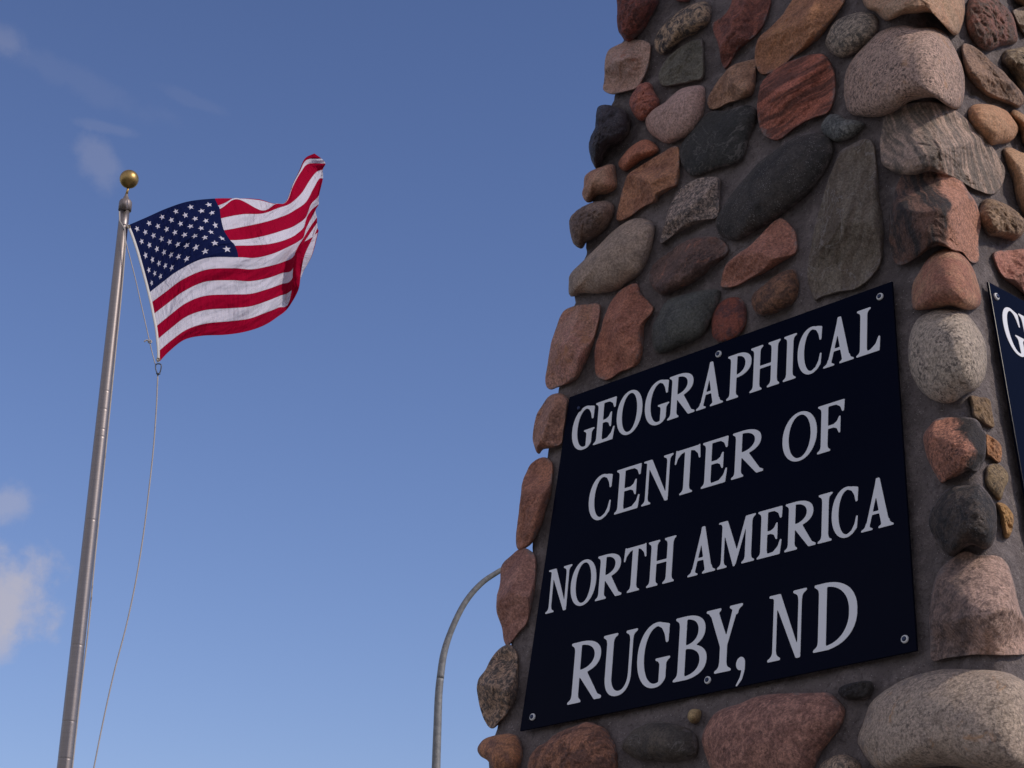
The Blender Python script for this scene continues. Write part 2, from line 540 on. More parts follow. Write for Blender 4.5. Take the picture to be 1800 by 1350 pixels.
def build_stone(parent, mat, which, pts, H, style, seed, label, bdir=25):
    rng = np.random.RandomState(seed + 5)
    cor = which == 'C'
    pts = np.array(pts, float)
    out = catmull(pts, NA)
    out = out.mean(0) + (out - out.mean(0)) * (1.06 if which in 'FRC' else 1.03)
    H = H * 1.3
    # a ragged, natural edge
    ang = np.linspace(0, 2 * math.pi, NA, endpoint=False)
    cen = out.mean(0)
    rad = np.linalg.norm(out - cen, axis=1).mean()
    jit = fbm(np.stack([np.cos(ang) * 2.2, np.sin(ang) * 2.2, np.full(NA, seed * 0.7)], 1), seed, 4, 0.6)
    amp = {'round': 0.018, 'angular': 0.030, 'rough': 0.055, 'layer': 0.045}[style]
    out = cen + (out - cen) * (1 + amp * jit)[:, None]
    n = {'round': 2.05, 'angular': 2.35, 'rough': 2.2, 'layer': 2.3}[style]
    rs = np.sin(np.linspace(0, math.pi / 2, NRING + 1)[1:])
    px = []; hr = []
    for r in rs:
        px.append(cen + (out - cen) * r); hr.append(np.full(NA, (1 - r ** n) ** (1 / n)))
    px = np.vstack([cen[None]] + px); dome = np.concatenate([[1.0], np.concatenate(hr)])
    rr = np.concatenate([[0.0], np.repeat(rs, NA)])
    d = pray(px[:, 0], px[:, 1])
    base = cast(d, 0.0, which)
    scale_m = rad / FOCAL * np.linalg.norm(base[0] - EYE)
    q = (px - cen) / rad                                   # local plan coordinates
    h = H * dome
    if style in ('angular', 'layer'):
        nf = 6 if style == 'angular' else 5
        for k in range(nf):
            a = rng.uniform(0, 2 * math.pi); sl = rng.uniform(0.55, 1.35) * H
            tilt = H * rng.uniform(0.86, 1.06) - sl * np.maximum((q @ np.array([math.cos(a), math.sin(a)])) - rng.uniform(-0.25, 0.40), 0)
            kk = 0.0016
            h = -kk * np.log(np.exp(-h / kk) + np.exp(-np.maximum(tilt, 0.010) / kk))
    elif style == 'round':
        a = rng.uniform(0, 2 * math.pi)
        h = h * (1 + 0.10 * (q @ np.array([math.cos(a), math.sin(a)])))
    inner = np.clip((1 - rr) * 5, 0, 1)
    n1 = fbm(base * (0.9 / scale_m), seed + 1, 3)
    n2 = fbm(base * 38, seed + 2, 4, 0.6)
    n3 = fbm(base * 120, seed + 3, 3, 0.6)
    if style == 'round': h = h + inner * (0.09 * H * n1 + 0.0016 * n2 + 0.0004 * n3)
    elif style == 'angular': h = h + inner * (0.12 * H * n1 + 0.0062 * n2 + 0.0020 * n3)
    elif style == 'rough': h = h + inner * (0.20 * H * n1 + 0.009 * (0.5 - np.abs(n2)) * 1.3 + 0.0024 * n3)
    else:
        a = -math.radians(bdir)
        s = (q @ np.array([-math.sin(a), math.cos(a)])) * 4.3 + 1.9 * fbm(base * 16, seed + 4, 4, 0.6)
        step = np.abs((s % 1.0) - 0.5) * 2
        h = h + inner * (0.10 * H * n1 + 0.0055 * (step - 0.5) * (0.6 + n1) + 0.004 * n2 + 0.0016 * n3)
    lvl = h + 0.006
    P = EYE + 0 * d
    t_front = cast(d, lvl, which)
    if which != 'C':
        # lean the swell back towards the wall's own normal
        N = NR if which == 'R' else NL
        dn = d / np.linalg.norm(d, axis=1)[:, None]
        dn = dn / (-(dn @ N))[:, None]
        t_front = t_front + 0.40 * np.maximum(lvl, 0)[:, None] * (N[None] + dn)
    V = [t_front]
    # the buried (or, on the arris, the far) side
    ring_d = d[-NA:]
    H2 = 0.15 if which == 'L' else 0.07
    for j in range(1, NBACK + 1):
        th = math.pi / 2 * j / NBACK
        r = math.cos(th) if j < NBACK else 0.03
        pj = cen + (out - cen) * r
        dj = pray(pj[:, 0], pj[:, 1])
        b0 = 0.006
        V.append(cast(dj, b0 - H2 * math.sin(th), which if which != 'C' else 'C'))
    V = np.vstack(V)
    F = []
    for k in range(NA): F.append((0, 1 + k, 1 + (k + 1) % NA))
    tot = NRING + NBACK
    for i in range(tot - 1):
        a0 = 1 + i * NA; b0 = a0 + NA
        for k in range(NA):
            F.append((a0 + k, b0 + k, b0 + (k + 1) % NA, a0 + (k + 1) % NA))
    F.append(tuple(1 + (tot - 1) * NA + k for k in range(NA)))
    F = [tuple(reversed(f)) for f in F]
    STONE_SKIN.append(t_front[::3])
    me = mesh_from('fieldstone', V - TC, F)
    at = me.attributes.new('rim', 'FLOAT', 'POINT')
    at.data.foreach_set('value', np.concatenate([rr, np.ones(len(V) - len(rr))]).astype(np.float32))
    o = link('fieldstone', me, mat, parent)
    o['label'] = label
    return o

def PXC(px, py):
    """sideways position, in the monument's own frame, of a photo point on the near corner"""
    return float((cast(pray(px, py), 0.03, 'C')[0] - TC)[0])


# face (F left-hand face, R right-hand face, C stone wrapped round the near corner, L stone on the far-left corner),
# relief in metres, cut, colours, outline on the wall
STONES = [
('L',.05,'rough',(94,48,40),(62,34,31),dict(kind='mottle',dark=.5),'dark red rough stone high on the left corner',[(1095,-25),(1150,-25),(1158,0),(1152,18),(1142,34),(1133,51),(1120,64),(1107,74),(1096,63),(1090,49),(1090,31)]),
('F',.035,'round',(165,138,110),(52,48,48),dict(kind='mottle',dark=.7,spk=70,scale=38,wear=.15),'cream stone with black blotches',[(1153,73),(1160,58),(1178,38),(1200,20),(1222,9),(1240,6),(1248,16),(1248,31),(1242,44),(1224,58),(1200,71),(1182,87),(1169,94),(1158,88)]),
('F',.022,'angular',(72,70,62),(60,58,52),dict(kind='plain'),'flat grey green stone',[(1164,124),(1176,104),(1200,84),(1227,72),(1236,78),(1236,133),(1222,142),(1196,147),(1171,151),(1162,142)]),
('L',.05,'angular',(150,122,110),(128,100,88),dict(kind='plain',rust=(112,66,46)),'cream pink block on the left corner',[(1066,142),(1068,109),(1076,89),(1098,77),(1124,72),(1142,78),(1144,89),(1138,124),(1124,151),(1107,159),(1078,165),(1064,158)]),
('F',.03,'rough',(124,70,54),(92,50,42),dict(kind='mottle',light=.3),'small knobbly red stone',[(1111,178),(1118,164),(1127,151),(1144,148),(1149,160),(1158,180),(1151,198),(1136,209),(1124,210),(1113,193)]),
('F',.04,'round',(158,128,122),(142,114,106),dict(kind='plain',film=.1),'smooth pinkish white bean-shaped stone',[(1140,211),(1151,196),(1173,182),(1187,169),(1204,158),(1231,154),(1238,162),(1238,187),(1231,211),(1218,231),(1200,242),(1178,250),(1160,243),(1144,229)]),
('L',.05,'rough',(40,36,42),(30,27,32),dict(kind='mottle',light=.5,rough=.4),'black glossy rough stone on the left corner',[(1056,191),(1073,188),(1096,196),(1107,213),(1107,229),(1093,249),(1073,262),(1062,280),(1053,296),(1044,287),(1040,267),(1042,249),(1051,231),(1054,213)]),
('F',.045,'angular',(98,54,42),(70,38,32),dict(kind='mottle',light=.25),'jagged dark red wedge-shaped stone',[(1260,58),(1258,42),(1276,31),(1289,13),(1298,-12),(1345,-15),(1353,0),(1353,13),(1342,44),(1324,67),(1302,84),(1280,116),(1273,107),(1267,78)]),
('F',.05,'angular',(130,88,56),(104,68,46),dict(kind='plain',rust=(142,98,52)),'large tan brown slab at the top',[(1334,95),(1340,69),(1360,51),(1378,31),(1398,2),(1418,-20),(1475,-22),(1482,2),(1470,25),(1453,49),(1440,67),(1422,82),(1400,97),(1370,120),(1347,127),(1336,116)]),
('F',.038,'angular',(130,98,76),(96,68,50),dict(kind='plain',dark=.3),'tan brown three-cornered stone',[(1248,178),(1253,164),(1269,140),(1289,120),(1311,111),(1328,109),(1328,124),(1324,162),(1309,173),(1284,180),(1267,189),(1253,191)]),
('F',.028,'round',(38,38,38),(30,31,32),dict(kind='plain',film=.12,vein=.3),'smooth dark grey green stone',[(1198,267),(1213,240),(1247,202),(1278,198),(1309,189),(1327,196),(1327,209),(1316,240),(1302,280),(1264,294),(1231,306),(1217,305),(1206,290)]),
('F',.05,'layer',(124,68,50),(74,42,34),dict(kind='band',dir=28,freq=75),'layered dark red stone',[(1340,164),(1351,140),(1378,118),(1400,109),(1436,101),(1453,107),(1467,138),(1466,173),(1453,198),(1427,207),(1400,222),(1380,238),(1364,242),(1347,236),(1338,210)]),
('F',.035,'round',(118,106,94),(64,60,56),dict(kind='mottle',scale=85,dark=.5,spk=120,wear=.2),'small grey speckled oval stone',[(1456,71),(1467,47),(1484,33),(1516,24),(1538,31),(1543,49),(1536,67),(1520,80),(1507,91),(1487,100),(1469,96),(1458,84)]),
('C',.055,'angular',(172,140,112),(138,104,78),dict(kind='plain',rust=(120,74,44)),'cream stone with brown hollows at the very top',[(1518,-45),(1524,7),(1544,20),(1560,33),(1573,31),(1589,24),(1611,22),(1631,20),(1649,29),(1662,42),(1671,57),(1682,53),(1689,29),(1690,0),(1688,-40),(1600,-60)]),
('C',.065,'round',(176,148,134),(152,126,114),dict(kind='plain',dark=.75,spk=150,rust=(128,96,68),film=.12),'large smooth pale pink granite boulder',[(1489,151),(1493,127),(1507,102),(1524,82),(1544,62),(1567,53),(1589,50),(1611,53),(1640,53),(1658,62),(1671,82),(1682,107),(1689,133),(1689,160),(1684,182),(1676,189),(1662,184),(1649,173),(1631,169),(1600,176),(1578,191),(1556,200),(1529,202),(1502,196),(1491,176)]),
('C',.05,'layer',(192,164,148),(84,76,70),dict(kind='band',dir=-75,freq=90,dark=.3,spk=60,wear=.25),'striped grey and pink gneiss boulder',[(1552,262),(1556,222),(1564,204),(1584,193),(1611,184),(1649,184),(1678,198),(1700,216),(1718,233),(1736,254),(1748,272),(1760,295),(1755,321),(1741,337),(1717,332),(1696,321),(1675,309),(1637,300),(1610,306),(1590,304),(1571,297),(1556,286)]),
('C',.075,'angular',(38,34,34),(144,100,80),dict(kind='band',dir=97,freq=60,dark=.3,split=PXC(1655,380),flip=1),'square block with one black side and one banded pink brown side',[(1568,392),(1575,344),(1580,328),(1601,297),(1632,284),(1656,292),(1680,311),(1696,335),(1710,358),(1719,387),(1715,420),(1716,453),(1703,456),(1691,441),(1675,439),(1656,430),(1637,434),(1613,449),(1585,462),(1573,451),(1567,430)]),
('C',.055,'round',(160,118,90),(118,74,58),dict(kind='plain',dark=.25,film=.1),'orange rounded corner stone above the grey one',[(1606,520),(1608,498),(1618,479),(1637,453),(1656,441),(1675,441),(1696,456),(1710,479),(1720,512),(1721,529),(1713,540),(1694,542),(1672,536),(1649,539),(1618,543),(1608,539)]),
('F',.05,'layer',(80,74,66),(66,58,50),dict(kind='band',dir=76,freq=55,vein=.6),'tall scratched grey brown slab above the sign',[(1434,512),(1424,482),(1431,437),(1440,394),(1457,335),(1478,280),(1495,266),(1518,254),(1535,259),(1540,287),(1542,335),(1549,382),(1552,418),(1547,460),(1528,486),(1504,503),(1476,508),(1447,517),(1438,522)]),
('F',.025,'round',(82,84,84),(60,64,66),dict(kind='mottle',light=.7,dark=.6),'small grey pebble with white grains',[(1447,222),(1460,204),(1478,204),(1489,211),(1507,213),(1520,220),(1511,231),(1498,242),(1480,248),(1467,247),(1451,236)]),
('F',.045,'round',(46,43,42),(32,31,32),dict(kind='plain',light=.6,spk=130,film=.1),'large black stone with fine pale specks',[(1265,392),(1271,373),(1288,347),(1312,318),(1340,287),(1369,266),(1400,246),(1431,239),(1454,248),(1460,274),(1445,306),(1424,335),(1400,357),(1359,387),(1324,406),(1300,419),(1274,410)]),
('F',.03,'round',(130,78,54),(108,64,46),dict(kind='plain',film=.1),'small smooth orange stone near the left edge',[(1091,290),(1098,276),(1113,259),(1132,248),(1146,251),(1157,264),(1148,273),(1132,280),(1115,292),(1101,300)]),
('F',.042,'angular',(138,94,66),(104,68,50),dict(kind='mottle',scale=14,rust=(150,100,58)),'tan block with pale cross bands',[(1088,380),(1094,354),(1099,335),(1110,309),(1141,287),(1165,273),(1191,264),(1191,321),(1179,332),(1160,344),(1155,354),(1136,361),(1113,377),(1094,386)]),
('L',.045,'round',(156,118,94),(126,86,66),dict(kind='plain',dark=.25),'pale tan egg-sized stone on the left corner',[(1030,332),(1032,313),(1044,302),(1063,295),(1080,291),(1084,311),(1084,330),(1070,340),(1051,344),(1042,354),(1033,355),(1027,344)]),
('L',.05,'rough',(98,80,70),(72,58,54),dict(kind='plain',dark=.5),'dark brown pitted stone on the left corner',[(1005,394),(1011,380),(1025,368),(1049,358),(1070,355),(1080,366),(1075,387),(1063,406),(1046,418),(1032,425),(1023,437),(1011,427)]),
('L',.05,'round',(118,102,90),(96,84,76),dict(kind='plain',film=.12),'large smooth grey tan stone near the left edge',[(1004,496),(1008,482),(1027,463),(1058,432),(1082,408),(1110,389),(1132,387),(1148,396),(1149,415),(1141,449),(1127,479),(1108,494),(1087,508),(1056,515),(1027,515),(1006,520)]),
('F',.04,'angular',(126,110,102),(62,57,56),dict(kind='mottle',scale=85,dark=.5,spk=120,wear=.2),'grey speckled lozenge-shaped granite',[(1165,422),(1177,382),(1186,358),(1200,335),(1229,318),(1262,316),(1264,340),(1262,380),(1241,387),(1212,399),(1189,411),(1170,425)]),
('F',.042,'angular',(80,60,54),(60,46,44),dict(kind='plain',dark=.5,rust=(130,76,52)),'dark brown oval stone with an orange rim',[(1147,486),(1151,470),(1165,456),(1186,441),(1207,427),(1234,420),(1264,422),(1277,437),(1276,449),(1257,465),(1238,482),(1217,498),(1193,508),(1172,517),(1158,510),(1148,496)]),
('F',.045,'angular',(148,98,80),(116,74,60),dict(kind='mottle',dark=.3,light=.2),'salmon pink pitted stone',[(1274,496),(1281,470),(1298,453),(1321,437),(1343,415),(1359,396),(1373,389),(1392,404),(1399,420),(1399,444),(1378,458),(1350,475),(1321,489),(1298,501),(1279,503)]),
('F',.035,'round',(94,64,44),(66,46,36),dict(kind='mottle',dark=.5,scale=40),'olive brown stone right above the sign',[(1325,531),(1329,517),(1345,504),(1362,490),(1379,480),(1396,477),(1402,490),(1403,513),(1394,533),(1377,543),(1359,551),(1341,554),(1330,545)]),
('F',.018,'round',(92,44,30),(60,34,34),dict(kind='mottle',scale=20,film=.05,rough=.45),'round rust red stone touching the sign edge',[(1254,575),(1256,555),(1265,537),(1280,527),(1296,525),(1308,534),(1312,553),(1310,572),(1300,588),(1285,598),(1268,601),(1257,592)]),
('F',.035,'round',(56,58,56),(42,44,45),dict(kind='plain',light=.2,film=.12),'dark slate grey stone above the sign',[(1150,581),(1158,561),(1177,531),(1207,520),(1241,513),(1262,513),(1264,524),(1257,548),(1244,574),(1231,592),(1202,605),(1179,615),(1161,618),(1153,607)]),
('F',.045,'angular',(130,82,62),(104,62,48),dict(kind='plain',dark=.2,light=.12),'tall brick red stone above the sign',[(1067,563),(1080,531),(1098,512),(1120,503),(1127,520),(1146,541),(1145,553),(1132,574),(1130,605),(1127,628),(1117,641),(1093,651),(1070,664),(1054,657),(1051,636),(1051,610),(1060,584)]),
('L',.05,'angular',(166,122,102),(132,92,82),dict(kind='plain',dark=.35,rust=(140,96,64)),'pinkish orange long stone on the left corner',[(987,561),(1000,545),(1030,538),(1054,538),(1055,556),(1047,592),(1036,623),(1026,646),(1016,664),(1003,672),(982,680),(968,684),(962,672),(964,651),(971,618),(979,587)]),
('L',.04,'angular',(146,104,84),(112,80,68),dict(kind='mottle',dark=.4),'pink brown stone at the sign top left corner',[(940,766),(946,732),(956,714),(969,698),(987,694),(1000,706),(997,732),(992,760),(990,779),(977,786),(956,789),(948,797),(942,781)]),
('L',.04,'angular',(132,86,64),(106,68,54),dict(kind='plain',dark=.3),'long upright orange brown stone left of the sign',[(930,828),(940,815),(958,807),(971,815),(973,835),(969,870),(961,893),(954,918),(936,954),(916,965),(911,951),(914,925),(920,880),(923,850)]),
('L',.045,'angular',(130,92,80),(104,70,62),dict(kind='plain',dark=.25),'mauve red upright stone left of the sign',[(885,998),(900,980),(921,965),(940,976),(943,994),(940,1041),(929,1092),(914,1110),(896,1132),(889,1125),(885,1099),(878,1078),(878,1052),(883,1031)]),
('L',.045,'angular',(168,138,114),(62,56,53),dict(kind='mottle',scale=75,dark=.6,spk=95,wear=.15),'black and cream speckled granite left of the sign',[(892,1136),(900,1136),(910,1148),(912,1163),(911,1198),(907,1228),(895,1252),(880,1268),(867,1279),(856,1268),(848,1247),(844,1228),(844,1208),(848,1192),(859,1177),(871,1154),(880,1143)]),
('L',.04,'round',(128,84,50),(92,62,48),dict(kind='mottle',scale=16),'orange brown stone at the lower left corner',[(843,1317),(851,1303),(864,1296),(890,1291),(907,1293),(915,1303),(919,1322),(917,1337),(911,1352),(895,1362),(876,1358),(861,1338),(848,1329)]),
('F',.055,'rough',(118,78,56),(78,52,42),dict(kind='mottle',dark=.4),'craggy orange brown stone under the sign',[(936,1340),(947,1319),(967,1306),(984,1292),(1011,1281),(1038,1273),(1056,1281),(1067,1290),(1078,1312),(1082,1330),(1080,1360),(1050,1375),(980,1378),(940,1365)]),
('F',.045,'round',(62,56,50),(46,43,41),dict(kind='plain',dark=.4,vein=.35),'dark grey oval stone under the sign',[(1098,1312),(1113,1290),(1127,1279),(1156,1270),(1180,1274),(1204,1281),(1222,1294),(1226,1312),(1222,1328),(1207,1334),(1184,1339),(1162,1337),(1133,1337),(1113,1328)]),
('F',.05,'round',(122,86,74),(94,64,56),dict(kind='mottle',dark=.35,scale=40),'large reddish pink stone under the sign',[(1243,1297),(1253,1273),(1270,1253),(1307,1240),(1340,1227),(1390,1223),(1427,1223),(1453,1223),(1470,1237),(1480,1253),(1473,1277),(1457,1300),(1440,1323),(1425,1352),(1395,1372),(1300,1374),(1262,1355),(1248,1325)]),
('F',.02,'rough',(36,34,34),(28,26,27),dict(kind='plain',light=.2),'small black stone under the sign',[(1476,1216),(1484,1207),(1507,1200),(1529,1198),(1536,1204),(1533,1218),(1524,1228),(1507,1230),(1487,1227)]),
('F',.035,'round',(134,114,96),(66,60,56),dict(kind='mottle',scale=85,dark=.4,wear=.2),'small speckled stone at the bottom edge',[(1445,1352),(1457,1337),(1480,1328),(1500,1333),(1513,1350),(1505,1372),(1460,1376)]),
('C',.08,'round',(158,142,128),(130,116,106),dict(kind='plain',dark=.5,spk=110,rust=(132,98,62),film=.12),'very large pale grey boulder at the lower right',[(1517,1297),(1530,1263),(1540,1237),(1573,1210),(1607,1193),(1657,1182),(1707,1182),(1757,1185),(1783,1197),(1805,1212),(1825,1250),(1822,1310),(1800,1345),(1740,1352),(1673,1342),(1607,1346),(1560,1349),(1540,1340),(1520,1310)]),
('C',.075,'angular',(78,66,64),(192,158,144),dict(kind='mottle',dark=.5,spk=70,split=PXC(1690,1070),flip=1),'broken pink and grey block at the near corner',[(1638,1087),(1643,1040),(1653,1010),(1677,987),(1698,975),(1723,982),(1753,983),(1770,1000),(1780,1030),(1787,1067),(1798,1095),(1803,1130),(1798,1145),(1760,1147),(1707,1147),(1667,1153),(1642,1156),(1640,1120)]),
('C',.065,'rough',(56,49,46),(32,31,32),dict(kind='mottle',dark=.4,light=.3),'craggy black stone between the signs',[(1636,916),(1640,898),(1653,876),(1673,858),(1696,856),(1720,853),(1733,867),(1742,880),(1749,902),(1747,936),(1740,956),(1727,962),(1711,956),(1696,960),(1682,971),(1669,971),(1653,956),(1640,936)]),
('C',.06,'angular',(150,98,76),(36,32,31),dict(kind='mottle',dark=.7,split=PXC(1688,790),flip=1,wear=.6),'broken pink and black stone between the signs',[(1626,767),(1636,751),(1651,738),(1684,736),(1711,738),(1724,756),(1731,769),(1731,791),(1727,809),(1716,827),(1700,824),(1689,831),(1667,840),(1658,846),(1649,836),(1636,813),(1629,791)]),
('C',.06,'round',(176,162,148),(142,130,120),dict(kind='plain',dark=.7,spk=115,film=.1),'round pale grey granite ball between the signs',[(1600,613),(1605,585),(1619,562),(1644,550),(1675,548),(1698,557),(1714,576),(1726,599),(1731,627),(1729,655),(1714,680),(1695,689),(1675,703),(1655,703),(1630,692),(1610,666),(1602,641)]),
('R',.014,'angular',(112,90,62),(92,74,54),dict(kind='mottle',dark=.4),'thin square tan chip',[(1704,698),(1720,700),(1736,704),(1740,724),(1744,749),(1736,749),(1724,742),(1711,733),(1707,716)]),
('R',.014,'angular',(146,98,50),(122,84,52),dict(kind='plain'),'thin orange chip',[(1731,767),(1742,771),(1756,784),(1757,804),(1753,813),(1740,804),(1732,796)]),
('R',.012,'round',(116,98,68),(96,80,56),dict(kind='plain',dark=.6,spk=150),'small round tan chip',[(1736,820),(1753,818),(1767,831),(1769,844),(1762,860),(1756,878),(1744,867),(1733,853),(1732,836)]),
('R',.012,'rough',(150,112,54),(120,90,50),dict(kind='plain'),'yellow sliver of stone beside the right sign',[(1751,887),(1764,889),(1776,904),(1777,922),(1771,944),(1764,944),(1760,929),(1756,907)]),
('R',.03,'rough',(112,74,64),(78,62,54),dict(kind='mottle',dark=.45),'mottled red brown stone on the right face',[(1699,27),(1704,5),(1714,-8),(1735,-10),(1757,10),(1767,19),(1775,32),(1782,53),(1784,67),(1777,75),(1753,81),(1739,87),(1723,82),(1710,71),(1703,57),(1699,37)]),
('R',.03,'rough',(108,82,54),(84,64,48),dict(kind='mottle'),'brown stone at the upper right edge',[(1780,-12),(1783,0),(1790,8),(1800,11),(1820,10),(1830,-15),(1800,-28)]),
('R',.035,'angular',(132,118,106),(104,90,76),dict(kind='plain'),'pale olive grey slab at the right edge',[(1779,22),(1785,18),(1797,14),(1815,17),(1828,50),(1818,72),(1800,62),(1789,45),(1783,33)]),
('R',.035,'angular',(124,98,80),(82,68,60),dict(kind='plain',dark=.45),'long slanting brown stone on the right face',[(1691,85),(1697,81),(1711,87),(1724,98),(1738,113),(1756,127),(1769,142),(1782,156),(1791,167),(1796,178),(1791,185),(1784,188),(1769,181),(1751,174),(1733,166),(1720,156),(1709,144),(1700,132),(1695,116),(1692,98)]),
('R',.04,'rough',(158,138,106),(108,94,76),dict(kind='mottle',dark=.7,spk=70),'pale yellow stone with black speckles at the right edge',[(1762,105),(1766,93),(1778,89),(1791,86),(1812,84),(1825,110),(1820,150),(1800,157),(1790,152),(1784,140),(1778,130),(1773,122),(1764,115)]),
('R',.035,'round',(176,134,98),(158,114,78),dict(kind='plain',film=.06),'smooth tan oval stone on the right face',[(1703,197),(1708,189),(1716,186),(1729,186),(1742,188),(1756,193),(1766,199),(1775,210),(1782,220),(1785,228),(1782,237),(1775,246),(1764,251),(1751,253),(1738,254),(1729,245),(1718,235),(1709,224),(1704,210)]),
('R',.03,'round',(164,126,88),(132,100,70),dict(kind='plain'),'tan stone beside the smooth oval',[(1776,202),(1781,196),(1791,201),(1806,212),(1822,235),(1820,262),(1805,262),(1796,249),(1793,236),(1787,222),(1779,210)]),
('R',.035,'round',(178,140,104),(160,124,90),dict(kind='plain',film=.08),'pale tan long stone at the right edge',[(1763,268),(1774,263),(1790,270),(1812,282),(1825,330),(1820,375),(1806,388),(1796,373),(1786,349),(1779,318),(1770,292)]),
('R',.035,'rough',(128,104,80),(102,82,64),dict(kind='mottle',dark=.5),'crumbly olive brown stone on the right face',[(1721,377),(1727,357),(1740,353),(1756,359),(1772,368),(1784,379),(1796,391),(1796,405),(1789,416),(1779,421),(1764,418),(1750,414),(1736,412),(1725,395)]),
('R',.04,'angular',(160,110,94),(132,84,72),dict(kind='plain',dark=.25),'salmon stone above the right sign',[(1746,451),(1754,444),(1773,443),(1795,441),(1815,443),(1830,480),(1825,520),(1810,528),(1795,512),(1782,501),(1764,489),(1754,475)]),
('F',.028,'round',(124,104,66),(104,88,58),dict(kind='plain',film=.05),'tiny yellowish pebble under the sign',[(1213,1259),(1216,1250),(1224,1247),(1233,1250),(1233,1261),(1229,1269),(1220,1272),(1214,1266)]),
('F',.03,'angular',(84,44,40),(66,36,34),dict(kind='plain'),'dark red stone cut by the top of the picture',[(1186,-24),(1189,-2),(1200,3),(1214,0),(1218,-24),(1202,-34)]),
('F',.006,'angular',(150,130,120),(128,108,100),dict(kind='plain'),'pale flake beside the reddish stone',[(1478,1262),(1481,1252),(1485,1254),(1482,1266),(1478,1276),(1474,1276)]),
]

# rock families for the stones that stand beyond the picture's edge
FAMILY = [((130, 96, 78), (100, 72, 60), 'angular', dict(kind='plain', dark=.3), 'tan brown stone'), ((60, 56, 54), (44, 42, 42), 'round', dict(kind='plain', light=.4), 'dark grey stone'),
          ((150, 130, 118), (124, 106, 96), 'round', dict(kind='plain', dark=.7, spk=110), 'pale speckled granite stone'), ((112, 62, 52), (84, 46, 42), 'rough', dict(kind='mottle'), 'dark red stone'),
          ((160, 120, 92), (126, 92, 72), 'round', dict(kind='plain'), 'orange tan stone')]


def build_stones(parent):
    for i, (which, H, style, A, B, spec, label, pts) in enumerate(STONES):
        spec = dict(spec); spec['A'] = A; spec['B'] = B; spec['seed'] = i
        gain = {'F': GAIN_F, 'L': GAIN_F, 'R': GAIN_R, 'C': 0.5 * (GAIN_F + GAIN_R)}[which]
        m = stone_material('stone_%s' % label.replace(' ', '_')[:40], spec, gain)
        build_stone(parent, m, which, pts, H, style, i, label, spec.get('dir', 25))
    # more of the same wall beyond the edge of the picture
    rng = np.random.RandomState(11)
    done = {0: [], 1: []}
    for (which, H, style, A, B, spec, label, pts) in STONES:
        p = np.array(pts, float)
        for f in (0, 1):
            if (f == 0 and which in 'FCL') or (f == 1 and which in 'RC'):
                u, z = face_uz(p[:, 0], p[:, 1], f)
                done[f].append((u.mean(), z.mean(), max(np.ptp(u), np.ptp(z)) * 0.5))
    made = 0
    for f, cand in ((1, rng.uniform((-0.6, 2.05), (0.72, 4.3), (3000, 2))), (0, rng.uniform((-0.72, 1.9), (0.7, 4.6), (700, 2)))):
        cnt = 0
        for u, z in cand:
            if cnt >= (27 if f else 6): break
            r = rng.uniform(0.085, 0.125) if cnt < 14 else rng.uniform(0.055, 0.085)
            wd = W0 - BAT * z
            if abs(u) > wd - r * 0.9: continue
            us = SGN['u'][f]
            if SGN['zb'] - r - .02 < z < SGN['zt'] + r + .02 and abs(u - us) < SGN['hb'] + r + 0.01: continue
            if any(math.hypot(u - a, z - b) < (r + c) * 0.88 for a, b, c in done[f]): continue
            ang = np.linspace(0, 2 * math.pi, 11, endpoint=False)
            el = rng.uniform(0.65, 1.0); ro = rng.uniform(0, 3.14)
            rr = r * (1 + rng.uniform(-0.16, 0.12, 11))
            x = rr * np.cos(ang); y = rr * el * np.sin(ang)
            P = face_pt(f, u + x * math.cos(ro) - y * math.sin(ro), z + x * math.sin(ro) + y * math.cos(ro))
            dd = P - EYE; zc = dd @ FWD
            px = IMG_W / 2 + FOCAL * (dd @ RIGHT) / zc; py = IMG_H / 2 - FOCAL * (dd @ UP) / zc
            if ((px > -8) & (px < IMG_W + 8) & (py > -8) & (py < IMG_H + 8)).any(): continue
            k = rng.randint(len(FAMILY)); A, B, style, spec, lab = FAMILY[k]
            spec = dict(spec, A=A, B=B, seed=200 + made)
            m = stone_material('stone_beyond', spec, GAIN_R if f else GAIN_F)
            build_stone(parent, m, 'R' if f else 'F', list(zip(px, py)), 0.035, style, 300 + made, lab)
            done[f].append((u, z, r)); cnt += 1; made += 1


def build_monument():
    root = empty('stone_monument', tuple(TC))
    tag(root, 'tapering fieldstone monument of round boulders set in grey mortar', 'monument')
    mm = mortar_material()
    m, t, b = principled('cast_concrete')
    co = t.node('ShaderNodeTexCoord').outputs['Object']
    t.put(b.inputs['Base Color'], t.mix(t.noise(co, 9, 6, 0.65), (0.30, 0.29, 0.27), (0.42, 0.40, 0.37))); b.inputs['Roughness'].default_value = 0.9
    def prism(levels):
        V = []; F = []
        for hw, z in levels:
            for a, c in ((1, 1), (-1, 1), (-1, -1), (1, -1)):
                V.append(NL * hw * a + NR * hw * c + Z3 * z)
        for i in range(len(levels) - 1):
            for k in range(4): F.append((i * 4 + k, i * 4 + (k + 1) % 4, i * 4 + 4 + (k + 1) % 4, i * 4 + 4 + k))
        F.append((3, 2, 1, 0)); n = len(levels) * 4 - 4; F.append((n, n + 1, n + 2, n + 3))
        return V, F
    V, F = prism([(1.30, 0.002), (1.30, 0.22), (1.27, 0.25), (0.9, 0.251)])
    link('plinth', mesh_from('plinth', V, F, False), m, root)
    hw = W0 - BAT * 5.0
    V, F = prism([(hw + .05, 4.99), (hw + .05, 5.09), (hw + .02, 5.12), (0.02, 5.75)])
    link('capstone', mesh_from('capstone', V, F, False), m, root)
    build_stones(root)
    build_core(root, mm)


# ------------------------------------------------------------------ lettering: every glyph is drawn from its strokes
RES = 240
PADX, Y0, Y1 = 0.12, -0.42, 1.16


